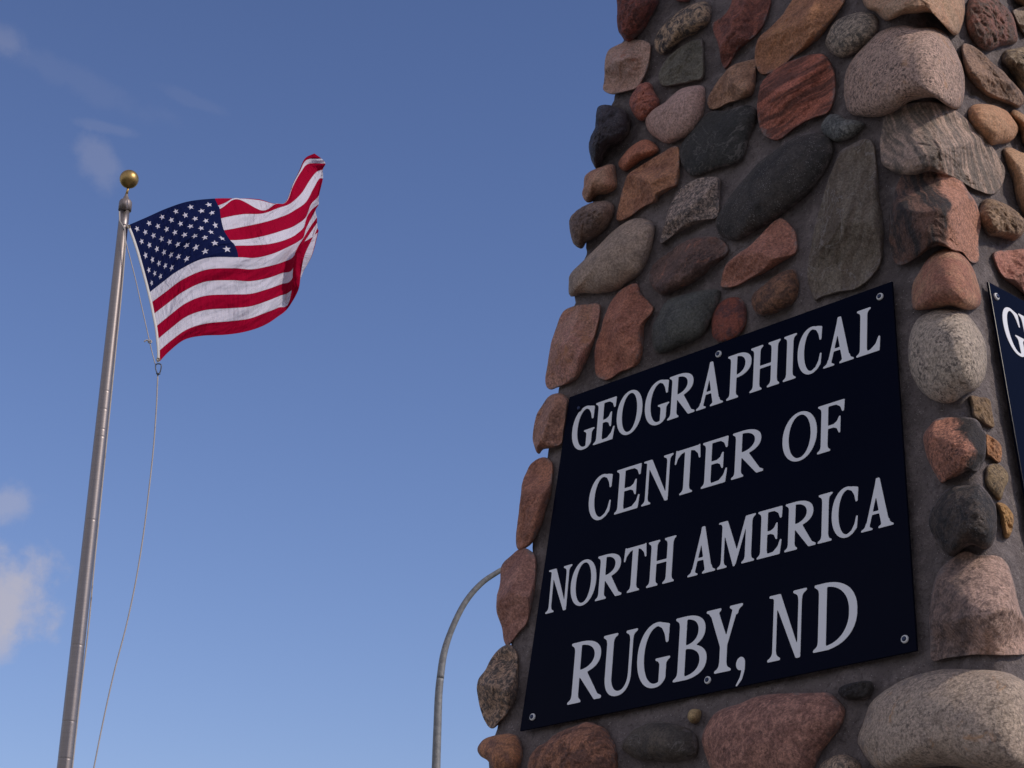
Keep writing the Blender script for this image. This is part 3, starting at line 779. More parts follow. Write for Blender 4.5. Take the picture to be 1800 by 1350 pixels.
class Glyph:
    def __init__(self, wd):
        self.w = wd
        nx = int((wd + 2 * PADX) * RES); ny = int((Y1 - Y0) * RES)
        self.x = (np.arange(nx) + 0.5) / RES - PADX
        self.y = (np.arange(ny) + 0.5) / RES + Y0
        self.X, self.Y = np.meshgrid(self.x, self.y)
        self.m = np.zeros(self.X.shape, bool)

    def _poly(self, pts):
        X, Y = self.X, self.Y
        ins = np.zeros(X.shape, bool)
        n = len(pts)
        for i in range(n):
            x0, y0 = pts[i]; x1, y1 = pts[(i + 1) % n]
            if y0 == y1: continue
            c = (Y >= min(y0, y1)) & (Y < max(y0, y1))
            xi = x0 + (Y - y0) * (x1 - x0) / (y1 - y0)
            ins ^= c & (X < xi)
        return ins

    def poly(self, *pts): self.m |= self._poly(pts)
    def rect(self, x0, y0, x1, y1): self.m |= (self.X >= x0) & (self.X <= x1) & (self.Y >= y0) & (self.Y <= y1)

    def ell(self, cx, cy, rx, ry, p=2.0):
        return (np.abs((self.X - cx) / rx) ** p + np.abs((self.Y - cy) / ry) ** p) <= 1

    def foot(self, xl, xr, el, er, y, s=1):
        """bracketed serif at height y; s=1 sits at the bottom of a stem, -1 at the top"""
        h = 0.042
        q = [(xl - el, y), (xr + er, y), (xr + er, y + s * h * .8), (xr + er * .42, y + s * h * 1.45), (xr + er * .12, y + s * h * 2.2), (xr, y + s * h * 3.6),
             (xl, y + s * h * 3.6), (xl - el * .12, y + s * h * 2.2), (xl - el * .42, y + s * h * 1.45), (xl - el, y + s * h * .8)]
        self.poly(*q)


def draw_glyph(ch, wd, weight):
    g = Glyph(wd); w_ = wd
    st = weight; hl = 0.45 * weight; se = 0.085
    X, Y = g.X, g.Y
    def stem(x, y0=0, y1=1): g.rect(x, y0, x + st, y1)
    if ch in 'EFLIHPBRD':
        sx = se
        stem(sx)
        if ch == 'I':
            sx2 = (w_ - st) / 2
            g.m[:] = False; g.rect(sx2, 0, sx2 + st, 1)
            g.foot(sx2, sx2 + st, sx2, sx2, 0); g.foot(sx2, sx2 + st, sx2, sx2, 1, -1)
        elif ch == 'H':
            x2 = w_ - se - st; g.rect(x2, 0, x2 + st, 1); g.rect(sx, .475, x2 + st, .475 + .065)
            for q in (sx, x2): g.foot(q, q + st, se, se * .8, 0); g.foot(q, q + st, se, se * .8, 1, -1)
        else:
            g.foot(sx, sx + st, se, 0.07, 0); g.foot(sx, sx + st, se, 0.0 if ch != 'L' else .08, 1, -1)
            e = sx + st
            if ch in 'EF':
                g.poly((e - .02, 1), (w_, 1), (w_ - .012, .76), (w_ - .05, .75), (w_ - .10, .87), (w_ - .2, .935), (e - .02, .94))
                mx = w_ - (.11 if ch == 'E' else .09)
                g.poly((e - .02, .535), (mx - .16, .535), (mx - .08, .58), (mx - .035, .67), (mx, .68), (mx, .32), (mx - .035, .33), (mx - .08, .43), (mx - .16, .468), (e - .02, .468))
            if ch == 'E':
                g.poly((sx - .02, 0), (w_ - .035, 0), (w_, .30), (w_ - .035, .31), (w_ - .09, .17), (w_ - .2, .078), (e - .02, .06))
            if ch == 'L':
                g.poly((sx - .02, 0), (w_ - .01, 0), (w_, .31), (w_ - .035, .32), (w_ - .10, .17), (w_ - .22, .08), (e - .02, .06))
            if ch in 'PR':
                y0 = .455 if ch == 'P' else .465
                cx = e - .02; ry = (1 - y0) / 2; cy = y0 + ry; rx = w_ * (1 if ch == 'P' else .90) - cx
                g.m |= g.ell(cx, cy, rx, ry, 2.3) & (X > cx - .001)
                g.m &= ~(g.ell(cx, cy + .004, max(rx - st * .98, .06), ry - .062, 2.1) & (X > e))
                if ch == 'R':
                    g.poly((e + .01, .49), (e + st * .98, .52), (w_ - .09, .09), (w_, .045), (w_, 0), (w_ - .02 - st * .95, 0), (e - .01, .44))
                    g.poly((e - .02, .455), (e + .12, .455), (e + .12, .52), (e - .02, .52))
            if ch == 'B':
                cx = e - .03
                for y0, y1, k in ((.485, 1, .92), (0, .54, 1.0)):
                    ry = (y1 - y0) / 2; cy = y0 + ry; rx = w_ * k - cx
                    g.m |= g.ell(cx, cy, rx, ry, 2.3) & (X > cx)
                h1 = g.ell(cx, .742, w_ * .92 - cx - st * .97, .205, 2.2) & (X > e)
                h2 = g.ell(cx, .270, w_ - cx - st * 1.0, .213, 2.2) & (X > e)
                g.m &= ~(h1 | h2)
            if ch == 'D':
                cx = e - .06
                g.m |= g.ell(cx, .5, w_ - cx, .5, 2.25) & (X > cx)
                g.m &= ~(g.ell(cx, .5, w_ - cx - st * 1.02, .44, 2.2) & (X > e))
                g.foot(sx, sx + st, se, 0, 0); g.foot(sx, sx + st, se, 0, 1, -1)
    elif ch == 'O':
        g.m |= g.ell(w_ / 2, .5, w_ / 2, .518, 2.08)
        g.m &= ~g.ell(w_ / 2, .5, w_ / 2 - st * .94, .455, 2.05)
    elif ch in 'CG':
        ox = w_ * .56
        g.m |= g.ell(ox, .5, ox, .518, 2.1) & (X < ox + .001)
        g.m |= g.ell(ox, .5, w_ * .98 - ox, .518, 2.3) & (X >= ox)
        inn = (g.ell(ox + .02, .5, ox + .02 - st, .455, 2.1) & (X < ox + .02)) | (g.ell(ox + .02, .5, w_ * 1.02 - ox, .452, 2.2) & (X >= ox + .02))
        g.m &= ~inn
        g.m &= ~((X > ox) & (Y > .30) & (Y < .70) & (X > ox))
        right = X > w_ * .66
        if ch == 'C':
            g.m &= ~(right & (Y < 0.8) & (Y > .2))
            g.poly((w_ * .62, 1.0), (w_ * .80, .99), (w_ * .985, .955), (w_ * .965, .67), (w_ * .90, .66), (w_ * .84, .81), (w_ * .74, .91), (w_ * .60, .955))
            g.poly((w_ * .60, .045), (w_ * .60, -.017), (w_ * .80, .03), (w_ * .955, .13), (w_ * .985, .37), (w_ * .93, .38), (w_ * .87, .22), (w_ * .76, .10))
        else:
            g.m &= ~(right & (Y < 0.8))
            g.poly((w_ * .60, 1.0), (w_ * .76, .99), (w_ * .93, .955), (w_ * .915, .67), (w_ * .85, .66), (w_ * .79, .81), (w_ * .70, .91), (w_ * .58, .955))
            xr = w_ - .075; xl = xr - st
            body = g.ell(ox, .5, w_ * .985 - ox, .518, 2.6) & (X >= ox)
            g.m |= body & (X >= xl) & (X <= xr) & (Y < .43)
            g.m |= body & (X < xl) & ~g.ell(ox + .02, .5, w_ * .93 - ox, .452, 2.2) & (Y < .3)
            g.m &= ~((X > xr) & (Y < .34))
            g.poly((xl - .085, .44), (w_, .44), (w_, .405), (w_ - .04, .385), (xr, .34), (xl, .34), (xl - .03, .385), (xl - .085, .405))
    elif ch == 'A':
        ax = .49 * w_
        g.poly((ax - .035, 1.025), (ax + .045, 1.025), (w_ - .09, .02), (w_ - .09 - st * 1.12, .02), (ax - .065, .82))
        g.poly((ax - .03, 1.0), (ax + .03, .90), (.105 * w_ + .10, .02), (.105 * w_ + .015, .02))
        g.rect(.27 * w_, .30, .73 * w_, .36)
        g.foot(.105 * w_ + .03, .105 * w_ + .085, .105 * w_ + .03, .10, 0)
        g.foot(w_ - .09 - st * 1.05, w_ - .10, .09, .10, 0)
    elif ch == 'N':
        g.rect(.09, 0, .09 + hl, .96); g.rect(w_ - .085 - hl, .05, w_ - .085, 1)
        g.poly((0.02, 1), (.09 + st * .86, 1), (w_ - .085, .02), (w_ - .09, -.02), (w_ - .165, -.02), (.09, .93))
        g.foot(.09, .09 + hl, .09, .085, 0); g.foot(w_ - .085 - hl, w_ - .085, .10, .085, 1, -1)
        g.poly((0, 1), (.14, 1), (.14, .9), (.06, .955), (0, .965))
    elif ch == 'M':
        xr = w_ - .085 - st
        g.rect(.095, 0, .095 + hl, .95); g.rect(xr, 0, xr + st, 1)
        mx = .47 * w_
        g.poly((.04, 1), (.10 + st * .80, 1), (mx + .07, .27), (mx + .01, -.01), (mx - .03, -.01), (.095, .90))
        g.poly((xr - .01, 1), (xr + .06, .93), (xr + .03, .86), (mx + .03, .02), (mx - .03, .06))
        g.foot(.095, .095 + hl, .095, .08, 0); g.foot(xr, xr + st, .08, .085, 0); g.foot(xr + .05, xr + st, 0, .085, 1, -1)
        g.poly((0, 1), (.14, 1), (.14, .9), (.07, .955), (0, .965))
    elif ch == 'T':
        x0 = (w_ - st) / 2
        g.rect(x0, 0, x0 + st, 1); g.foot(x0, x0 + st, .09, .09, 0)
        g.rect(.03, .94, w_ - .03, 1)
        g.poly((.025, 1.03), (.06, 1.0), (x0, .99), (x0, .94), (.16, .91), (.07, .82), (.035, .71), (0, .71))
        g.poly((w_ - .025, 1.03), (w_ - .06, 1.0), (w_ - x0, .99), (w_ - x0, .94), (w_ - .16, .91), (w_ - .07, .82), (w_ - .035, .71), (w_, .71))
    elif ch == 'U':
        xl = .085; xr = w_ - .085 - hl
        g.rect(xl, .30, xl + st, 1); g.rect(xr, .30, xr + hl, 1)
        mid = (xl + xr + hl) / 2; rx = (xr + hl - xl) / 2
        g.m |= g.ell(mid, .31, rx, .33, 2.25) & (Y < .31)
        g.m &= ~(g.ell((xl + st + xr) / 2, .31, (xr - xl - st) / 2, .255, 2.1) & (Y < .311))
        g.foot(xl, xl + st, .085, .085, 1, -1); g.foot(xr, xr + hl, .09, .085, 1, -1)
    elif ch == 'Y':
        x0 = (w_ - st) / 2 + .01
        g.rect(x0, 0, x0 + st, .46); g.foot(x0, x0 + st, .09, .09, 0)
        g.poly((.055, 1), (.07 + st * 1.05, 1), (x0 + st * .97, .50), (x0 + st, .38), (x0, .40))
        g.poly((w_ - .175, 1), (w_ - .075, 1), (x0 + st, .40), (x0 + st * .62, .44))
        g.poly((0, 1), (.15 + st, 1), (.15 + st, .966), (st + .10, .93), (st + .075, .89), (.085, .90), (.05, .95), (0, .966)); g.foot(w_ - .165, w_ - .09, .085, .09, 1, -1)
    elif ch == ',':
        g.m |= g.ell(w_ * .50, .075, w_ * .50, .10)
        g.poly((w_ * .5, .16), (w_, .09), (w_ * .99, -.03), (w_ * .72, -.17), (w_ * .12, -.27), (w_ * .05, -.245), (w_ * .5, -.13), (w_ * .66, -.02))
    return g


def blur(a, sg):
    r = int(3 * sg) + 1; k = np.exp(-0.5 * (np.arange(-r, r + 1) / sg) ** 2); k /= k.sum()
    for ax in (0, 1):
        p = np.pad(a, [(r, r) if i == ax else (0, 0) for i in (0, 1)])
        o = 0
        for j, c in enumerate(k):
            o = o + c * (p[j:j + a.shape[0]] if ax == 0 else p[:, j:j + a.shape[1]])
        a = o
    return a


def contours(F, lv=0.5):
    """marching squares -> closed loops in grid coordinates (x, y)"""
    B = F > lv
    H, W = F.shape
    code = B[:-1, :-1] * 1 + B[:-1, 1:] * 2 + B[1:, 1:] * 4 + B[1:, :-1] * 8
    seg = {1: [(3, 0)], 2: [(0, 1)], 3: [(3, 1)], 4: [(1, 2)], 5: [(3, 2), (1, 0)], 6: [(0, 2)], 7: [(3, 2)], 8: [(2, 3)], 9: [(2, 0)],
           10: [(0, 3), (2, 1)], 11: [(2, 1)], 12: [(1, 3)], 13: [(1, 0)], 14: [(0, 3)]}
    def key(i, j, e):
        return {0: (0, i, j), 1: (1, i, j + 1), 2: (0, i + 1, j), 3: (1, i, j)}[e]
    def pos(k):
        t, i, j = k
        if t == 0:
            a, b = F[i, j], F[i, j + 1]; return (j + (lv - a) / (b - a), i)
        a, b = F[i, j], F[i + 1, j]; return (j, i + (lv - a) / (b - a))
    nxt = {}
    for i, j in zip(*np.nonzero((code > 0) & (code < 15))):
        for a, b in seg[int(code[i, j])]:
            nxt[key(i, j, a)] = key(i, j, b)
    loops = []
    while nxt:
        k0, k = nxt.popitem(); loop = [k0]
        while k != k0:
            loop.append(k); k = nxt.pop(k, k0)
        if len(loop) > 12: loops.append([pos(q) for q in loop])
    return loops


def thin_loop(P, tol):
    """drop points that lie on the line between their neighbours"""
    P = np.array(P)
    def rdp(a, b):
        if b <= a + 1: return []
        d = P[b % len(P)] - P[a]; L = np.hypot(*d) + 1e-12
        q = P[a + 1:b] - P[a]
        dist = np.abs(q[:, 0] * d[1] - q[:, 1] * d[0]) / L
        k = int(dist.argmax())
        if dist[k] < tol: return []
        k = a + 1 + k
        return rdp(a, k) + [k] + rdp(k, b)
    n = len(P); h = n // 2
    idx = [0] + rdp(0, h) + [h] + rdp(h, n)
    return P[idx]


def pt(x0, y0, sc, *pts): return [(x0 + a / sc, y0 + b / sc) for a, b in pts]


# for each line: baseline (two photo points), cap line (two photo points), then letter: left and right photo points
C1 = (990, 590, 6); C2 = (1270, 490, 5.625); C3 = (1020, 740, 5.625); C4 = (1300, 660, 5.625)
C5 = (940, 920, 5.625); C6 = (1240, 830, 5.0); C7 = (900, 1050, 4.5); C8 = (1240, 980, 4.5)
LINES = [
 ([(C1, 315, 1165), (C2, 1325, 778)], [(C1, 362, 718), (C2, 1345, 316)],
  [('G', C1, 95, 1050, 335, 955), ('E', C1, 315, 1165, 533, 1100), ('O', C1, 567, 880, 838, 740), ('G', C1, 862, 810, 1122, 685), ('R', C1, 1097, 905, 1385, 800),
   ('A', C1, 1402, 800, 1687, 690), ('P', C2, 38, 1212, 288, 830), ('H', C2, 268, 1132, 570, 1030), ('I', C2, 598, 1022, 725, 970), ('C', C2, 745, 790, 990, 540),
   ('A', C2, 998, 885, 1302, 775), ('L', C2, 1325, 778, 1560, 700)]),
 ([(C3, 335, 935), (C4, 768, 778)], [(C3, 372, 497), (C4, 785, 305)],
  [('C', C3, 88, 800, 320, 620), ('E', C3, 335, 935, 578, 880), ('N', C3, 605, 852, 925, 320), ('T', C3, 938, 420, 1195, 270), ('E', C3, 1193, 677, 1447, 605),
   ('R', C3, 1492, 585, 1810, 487), ('O', C4, 428, 650, 767, 540), ('F', C4, 768, 778, 1042, 240)]),
 ([(C5, 105, 908), (C6, 1370, 525)], [(C5, 145, 472), (C6, 1000, 200)],
  [('N', C5, 105, 908, 375, 412), ('O', C5, 358, 640, 612, 520), ('R', C5, 597, 775, 857, 702), ('T', C5, 885, 370, 1108, 290), ('H', C5, 1103, 642, 1382, 565),
   ('A', C5, 1512, 535, 1787, 460), ('M', C6, 103, 858, 430, 770), ('E', C6, 452, 768, 667, 712), ('R', C6, 695, 703, 970, 627), ('I', C6, 988, 625, 1112, 590),
   ('C', C6, 1113, 380, 1345, 400), ('A', C6, 1370, 525, 1658, 447)]),
 ([(C7, 437, 858), (C8, 490, 828)], [(C7, 470, 375), (C8, 505, 306)],
  [('R', C7, 437, 858, 705, 797), ('U', C7, 730, 315, 998, 255), ('G', C7, 992, 520, 1255, 450), ('B', C7, 1272, 682, 1540, 490), ('Y', C7, 1543, 115, 1830, 47),
   (',', C8, 245, 850, 315, 840), ('N', C8, 490, 828, 805, 240), ('D', C8, 852, 750, 1203, 420)]),
]
PANEL_OFF, PANEL_T = 0.014, 0.006        # the plate stands a little off the mortar


def pix(c, x, y): return (c[0] + x / c[2], c[1] + y / c[2])


def sign_layout():
    """letters as (char, u0, width, z0, height) on the face; shared by both signs"""
    off = PANEL_OFF + PANEL_T
    rows = []
    for base, cap, letters in LINES:
        bu, bz = face_uz(*np.array([pix(*q) for q in base]).T, 0, off)
        cu, cz = face_uz(*np.array([pix(*q) for q in cap]).T, 0, off)
        z0 = bz.mean(); h = cz.mean() - bz.mean()
        row = []
        for ch, c, xl, yl, xr, yr in letters:
            (ul, ur), _ = face_uz(*np.array([pix(c, xl, yl), pix(c, xr, yr)]).T, 0, off)
            row.append((ch, ul, ur - ul))
        rows.append((z0, h, row))
    return rows


def panel_mesh(which):
    us = SGN['u'][which]
    V = []
    for off in (PANEL_OFF, PANEL_OFF + PANEL_T):
        for u, z in ((-SGN['hb'], SGN['zb']), (SGN['hb'], SGN['zb']), (SGN['ht'], SGN['zt']), (-SGN['ht'], SGN['zt'])):
            V.append(face_pt(which, us + u, z, off))
    return V, [(4, 5, 6, 7), (3, 2, 1, 0), (0, 1, 5, 4), (1, 2, 6, 5), (2, 3, 7, 6), (3, 0, 4, 7)]


def build_signs():
    m, t, b = principled('navy_panel')
    co = t.node('ShaderNodeTexCoord').outputs['Object']
    n = t.noise(co, 5, 5, 0.6); n2 = t.noise(co, 90, 3, 0.7)
    t.put(b.inputs['Base Color'], t.mix(n, (0.0030, 0.0043, 0.0125), (0.0040, 0.0056, 0.016)))
    t.put(b.inputs['Roughness'], t.math('ADD', t.math('MULTIPLY', n2, 0.04), 0.13))
    b.inputs['Specular IOR Level'].default_value = 0.025
    wm, t, b = principled('white_vinyl')
    co = t.node('ShaderNodeTexCoord').outputs['Object']
    t.put(b.inputs['Base Color'], t.mix(t.noise(co, 20, 5, 0.6), (0.84, 0.84, 0.85), (0.88, 0.88, 0.89))); b.inputs['Roughness'].default_value = 0.45
    sm, t, b = principled('white_washer')
    b.inputs['Base Color'].default_value = (0.82, 0.82, 0.80, 1); b.inputs['Roughness'].default_value = 0.35
    bm_, t, b = principled('blue_screw')
    b.inputs['Base Color'].default_value = (0.02, 0.035, 0.09, 1); b.inputs['Roughness'].default_value = 0.3; b.inputs['Metallic'].default_value = 0.4
    rows = sign_layout()
    cache = {}
    shapes = []
    for z0, h, row in rows:
        loops = []
        for ch, u0, wd in row:
            g = draw_glyph(ch, wd / h, 0.135 if h > 0.10 and len(row) == 8 and row[0][0] == 'R' else 0.156)
            f = blur(g.m.astype(float), 0.011 * RES)
            for lp in contours(f):
                lp = thin_loop(lp, 0.18)
                loops.append(np.stack([u0 + (lp[:, 0] / RES + 0.5 / RES - PADX) * h, z0 + (lp[:, 1] / RES + 0.5 / RES + Y0) * h], 1))
        shapes.append(loops)
    screw_px = [(1547.7, 522), (1264, 623), (937, 1260.7), (1245, 1196), (1591.5, 1124)]
    su, sz = face_uz(*np.array(screw_px).T, 0, PANEL_OFF + PANEL_T)
    labels = ['navy blue sign with white capitals on the left-hand face of the stone monument', 'navy blue sign cut off by the picture edge on the right-hand face of the monument']
    for which in (0, 1):
        us = SGN['u'][which]
        L = face_pt(which, us, SGN['zb'], PANEL_OFF)
        root = empty('sign', tuple(L))
        tag(root, labels[which], 'sign', 'signs on the stone monument')
        V, F = panel_mesh(which)
        o = link('panel', mesh_from('panel', np.array(V) - L, F, False), m, root)
        md = o.modifiers.new('edge', 'BEVEL'); md.width = 0.0012; md.segments = 2
        for loops in shapes:
            cu = bpy.data.curves.new('lettering', 'CURVE'); cu.dimensions = '2D'; cu.fill_mode = 'BOTH'; cu.extrude = 0.0005
            for lp in loops:
                s = cu.splines.new('POLY'); s.points.add(len(lp) - 1); s.use_cyclic_u = True
                s.points.foreach_set('co', np.concatenate([lp, np.zeros((len(lp), 1)), np.ones((len(lp), 1))], 1).astype(np.float32).ravel())
            tmp = bpy.data.objects.new('lettering', cu); COL.objects.link(tmp)
            dg = bpy.context.evaluated_depsgraph_get()
            me = bpy.data.meshes.new_from_object(tmp.evaluated_get(dg))
            bpy.data.objects.remove(tmp)
            co = np.zeros(len(me.vertices) * 3, np.float32); me.vertices.foreach_get('co', co); co = co.reshape(-1, 3)
            uu = co[:, 0] - SGN['u'][0] + us
            P = face_pt(which, uu, co[:, 1], PANEL_OFF + PANEL_T + 0.0007) + (NL if which == 0 else NR) * co[:, 2:3]
            me.vertices.foreach_set('co', (P - L).astype(np.float32).ravel()); me.update()
            me.materials.clear()
            link('lettering', me, wm, root)
        tl = face_uz(1750.3, 522, 1, PANEL_OFF + PANEL_T)
        pos = list(zip(su - SGN['u'][0] + us, sz))
        pos.append((-SGN['ht'] + us + (0.043), SGN['zt'] - 0.045) if which == 0 else (float(tl[0][0]), float(tl[1][0])))
        N = (NL if which == 0 else NR) + Z3 * BAT; N = N / np.linalg.norm(N)
        q = Vector(N).to_track_quat('Z', 'Y').to_matrix()
        for j, (u, z) in enumerate(pos):
            painted = which == 0 and j == 5
            c = face_pt(which, u, z, PANEL_OFF + PANEL_T) - L
            v, f = lathe([(0.0078, -0.0005), (0.0088, 0.0012), (0.0080, 0.0040), (0.0064, 0.0052), (0.0052, 0.0046), (0.0046, 0.0030), (0.0001, 0.0028)], 28)
            v = [c + np.array(q @ Vector(x)) for x in v]
            o = link('washer', mesh_from('washer', v, f), m if painted else sm, root)
            v, f = lathe([(0.0049, 0.0022), (0.0049, 0.0058), (0.0040, 0.0070), (0.0022, 0.0074), (0.0001, 0.0074)], 20)
            v = [c + np.array(q @ Vector(x)) for x in v]
            link('screw', mesh_from('screw', v, f), bm_, o)


# ------------------------------------------------------------------ flagpole, halyard, flag
POLE_Y = 13.0


def pole_material():
    m, t, b = principled('brushed_aluminium')
    co = t.node('ShaderNodeTexCoord').outputs['Object']
    mp = t.node('ShaderNodeMapping'); t.put(mp.inputs[0], co); mp.inputs['Scale'].default_value = (3, 3, 60)
    n = t.noise(mp.outputs[0], 2.0, 6, 0.65); n2 = t.noise(co, 3, 5, 0.6)
    mp2 = t.node('ShaderNodeMapping'); t.put(mp2.inputs[0], co); mp2.inputs['Scale'].default_value = (0.5, 0.5, 9)
    sc = t.step(t.noise(mp2.outputs[0], 1.0, 6, 0.75), 0.60, 0.72)
    c = t.mix(n, (0.24, 0.21, 0.20), (0.35, 0.305, 0.29)); c = t.mix(t.math('MULTIPLY', sc, 0.45), c, (0.16, 0.145, 0.14))
    t.put(b.inputs['Base Color'], c); b.inputs['Metallic'].default_value = 0.85
    t.put(b.inputs['Roughness'], t.math('ADD', t.math('MULTIPLY', n2, 0.18), 0.34))
    bump(t, b, n, 0.15, 0.002)
    return m


def build_pole():
    top = at_y(219.5, 368, POLE_Y)[0]; low = at_y(113.5, 1350, POLE_Y)[0]
    ax = (top - low); ax /= np.linalg.norm(ax)
    foot = low - ax * (low[2] - 0.0) / ax[2]
    L = np.linalg.norm(top - foot)
    root = empty('flagpole', tuple(foot))
    tag(root, 'tall tapered aluminium flagpole with a gold ball on top', 'flagpole')
    q = Vector(ax).to_track_quat('Z', 'Y').to_matrix()
    def T(v): return [np.array(q @ Vector(x)) for x in v]
    px2m = np.linalg.norm((at_y(228, 380, POLE_Y) - at_y(210.5, 380, POLE_Y))[0])
    r_top = px2m / 2
    r_low = np.linalg.norm((at_y(127, 1350, POLE_Y) - at_y(100, 1350, POLE_Y))[0]) / 2
    Ll = np.linalg.norm(low - foot)
    prof = []
    def rad(s): return r_low + (r_top - r_low) * (s - Ll) / (L - Ll)
    rings = []
    for py in (690, 722, 757, 770, 916, 1136, 1270, 1335):
        p = at_y(219.5 - (py - 368) * 0.108, py, POLE_Y)[0]; rings.append(np.linalg.norm(p - foot))
    ss = list(np.linspace(0, L, 60))
    for r in rings: ss += [r - .012, r - .006, r, r + .006, r + .012]
    for s in sorted(ss):
        k = 0.0
        if any(abs(s - r) < 1e-6 for r in rings): k = -0.0018
        elif any(abs(abs(s - r) - .006) < 1e-6 for r in rings): k = 0.0
        prof.append((rad(s) + k, s))
    al = pole_material()
    v, f = lathe(prof, 36)
    link('pole', mesh_from('pole', T(v), f), al, root)
    tm, t, b = principled('cast_grey_metal')
    co = t.node('ShaderNodeTexCoord').outputs['Object']
    t.put(b.inputs['Base Color'], t.mix(t.noise(co, 40, 5, .6), (0.24, 0.20, 0.19), (0.33, 0.28, 0.26))); b.inputs['Roughness'].default_value = 0.5; b.inputs['Metallic'].default_value = 0.5
    r = r_top
    # truck: the revolving cap with its pulley housing on the left
    prof = [(r * 1.02, L - .012), (r * 1.30, L - .010), (r * 1.32, L + .045), (r * 1.26, L + .062), (r * 1.05, L + .075), (r * .60, L + .085), (r * .50, L + .105), (r * .34, L + .112), (r * .33, L + .125), (r * .2, L + .13)]
    v1, f1 = lathe(prof, 32)
    o = link('truck', mesh_from('truck', T(v1), f1), tm, root)
    c0 = np.array(q.inverted() @ Vector((-1, 0, 0)))
    v2, f2 = lathe([(.012, -.020), (.036, -.018), (.040, -.012), (.040, .012), (.036, .018), (.012, .020)], 24)
    # wheel housing stands on edge beside the cap
    v2 = [np.array((x[0] * 0.95 - r * 1.55, x[2] - .01, x[1] + L + .012)) for x in v2]
    link('pulley', mesh_from('pulley', T(v2), f2), tm, o)
    gm, t, b = principled('gold_ball')
    co = t.node('ShaderNodeTexCoord').outputs['Object']
    t.put(b.inputs['Base Color'], t.mix(t.noise(co, 30, 6, .65), (0.42, 0.27, 0.10), (0.54, 0.37, 0.15)))
    b.inputs['Metallic'].default_value = 1.0; t.put(b.inputs['Roughness'], t.math('ADD', t.math('MULTIPLY', t.noise(co, 14, 5, .7), 0.15), 0.36))
    bc = at_y(227, 315, POLE_Y)[0]; R = np.linalg.norm((at_y(243.6, 315, POLE_Y) - at_y(210.4, 315, POLE_Y))[0]) / 2
    sb = float((bc - foot) @ ax); lat = bc - foot - ax * sb
    prof = [(R * math.sin(a), sb - R * math.cos(a)) for a in np.linspace(0.09, math.pi - 0.002, 34)]
    v, f = lathe(prof, 48)
    v = [np.array(x) + lat for x in T(v)]
    o = link('finial_ball', mesh_from('finial_ball', v, f), gm, root)
    rod, f = tube([ax * (L + .12), ax * (L + .12) * .4 + (ax * (sb - R * .97) + lat) * .6, ax * (sb - R * .97) + lat], [.0105, .0085, .0095], 16)
    link('rod', mesh_from('rod', rod, f), gm, o)
    # footing collar at the ground
    v, f = lathe([(.16, 0), (.16, .02), (.12, .05), (.085, .11), (.07, .12)], 32)
    link('base_collar', mesh_from('base_collar', v, f), tm, root)
    return ax, foot


VL = [  # the fourteen stripe seams of the flag, hoist to fly, in the enlarged photo crop (190,250; x3.214)
 [(115,468),(215,425),(330,374),(455,334),(603,318),(720,318),(850,325),(945,346),(1012,322),(1042,240),(1078,165),(1112,92),(1165,63)],
 [(137,520),(238,472),(350,420),(472,380),(622,357),(718,320),(850,327),(945,348),(1014,323),(1044,240),(1082,166),(1122,100),(1205,92)],
 [(155,572),(255,522),(368,470),(490,428),(631,377),(728,322),(868,385),(946,350),(1016,324),(1048,242),(1090,168),(1132,122),(1228,120)],
 [(172,625),(270,575),(380,520),(515,466),(638,430),(760,407),(870,403),(960,372),(1045,335),(1095,285),(1140,214),(1178,168),(1213,155)],
 [(190,690),(280,632),(392,568),(535,505),(655,497),(760,478),(870,455),(960,428),(1050,387),(1116,340),(1160,262),(1192,208),(1214,205)],
 [(205,745),(288,690),(396,616),(548,542),(690,553),(790,547),(890,527),(980,500),(1065,465),(1116,425),(1146,352),(1178,318),(1192,300)],
 [(219,797),(294,742),(398,668),(548,600),(718,585),(810,583),(910,575),(1000,552),(1070,515),(1106,480),(1120,430),(1150,382),(1190,350)],
 [(232,850),(302,795),(402,722),(550,655),(735,650),(830,653),(930,630),(1020,590),(1080,557),(1104,536),(1116,495),(1142,440),(1172,385)],
 [(245,905),(322,848),(422,775),(556,720),(710,712),(810,718),(910,700),(990,676),(1050,642),(1066,602),(1102,545),(1142,478),(1180,425)],
 [(258,970),(332,913),(428,842),(550,788),(695,780),(800,785),(900,768),(980,740),(1044,712),(1060,648),(1098,582),(1140,515),(1181,455)],
 [(272,1040),(342,983),(438,910),(548,868),(690,860),(800,857),(895,832),(975,803),(1037,775),(1062,720),(1098,650),(1142,580),(1183,485)],
 [(281,1112),(352,1053),(443,985),(552,948),(690,938),(800,928),(890,900),(970,868),(1029,842),(1074,800),(1104,730),(1150,640),(1184,510)],
 [(287,1180),(357,1120),(447,1057),(556,1024),(690,1011),(795,997),(885,965),(960,935),(1022,903),(1040,815),(1045,715),(1064,625),(1112,560)],
 [(287,1243),(345,1182),(430,1117),(530,1094),(660,1088),(770,1072),(870,1040),(950,992),(1030,918),(1076,832),(1089,745),(1110,640),(1158,535)],
]
VU = [0, .1, .2, .3, .4, .5, .6, .7, .8, .85, .90, .95, 1.0]
# how far each station stands behind the pole's plane (metres)
VD = [-.03, .05, .14, .24, .36, .50, .64, .78, .90, .98, 1.08, 1.17, 1.22]


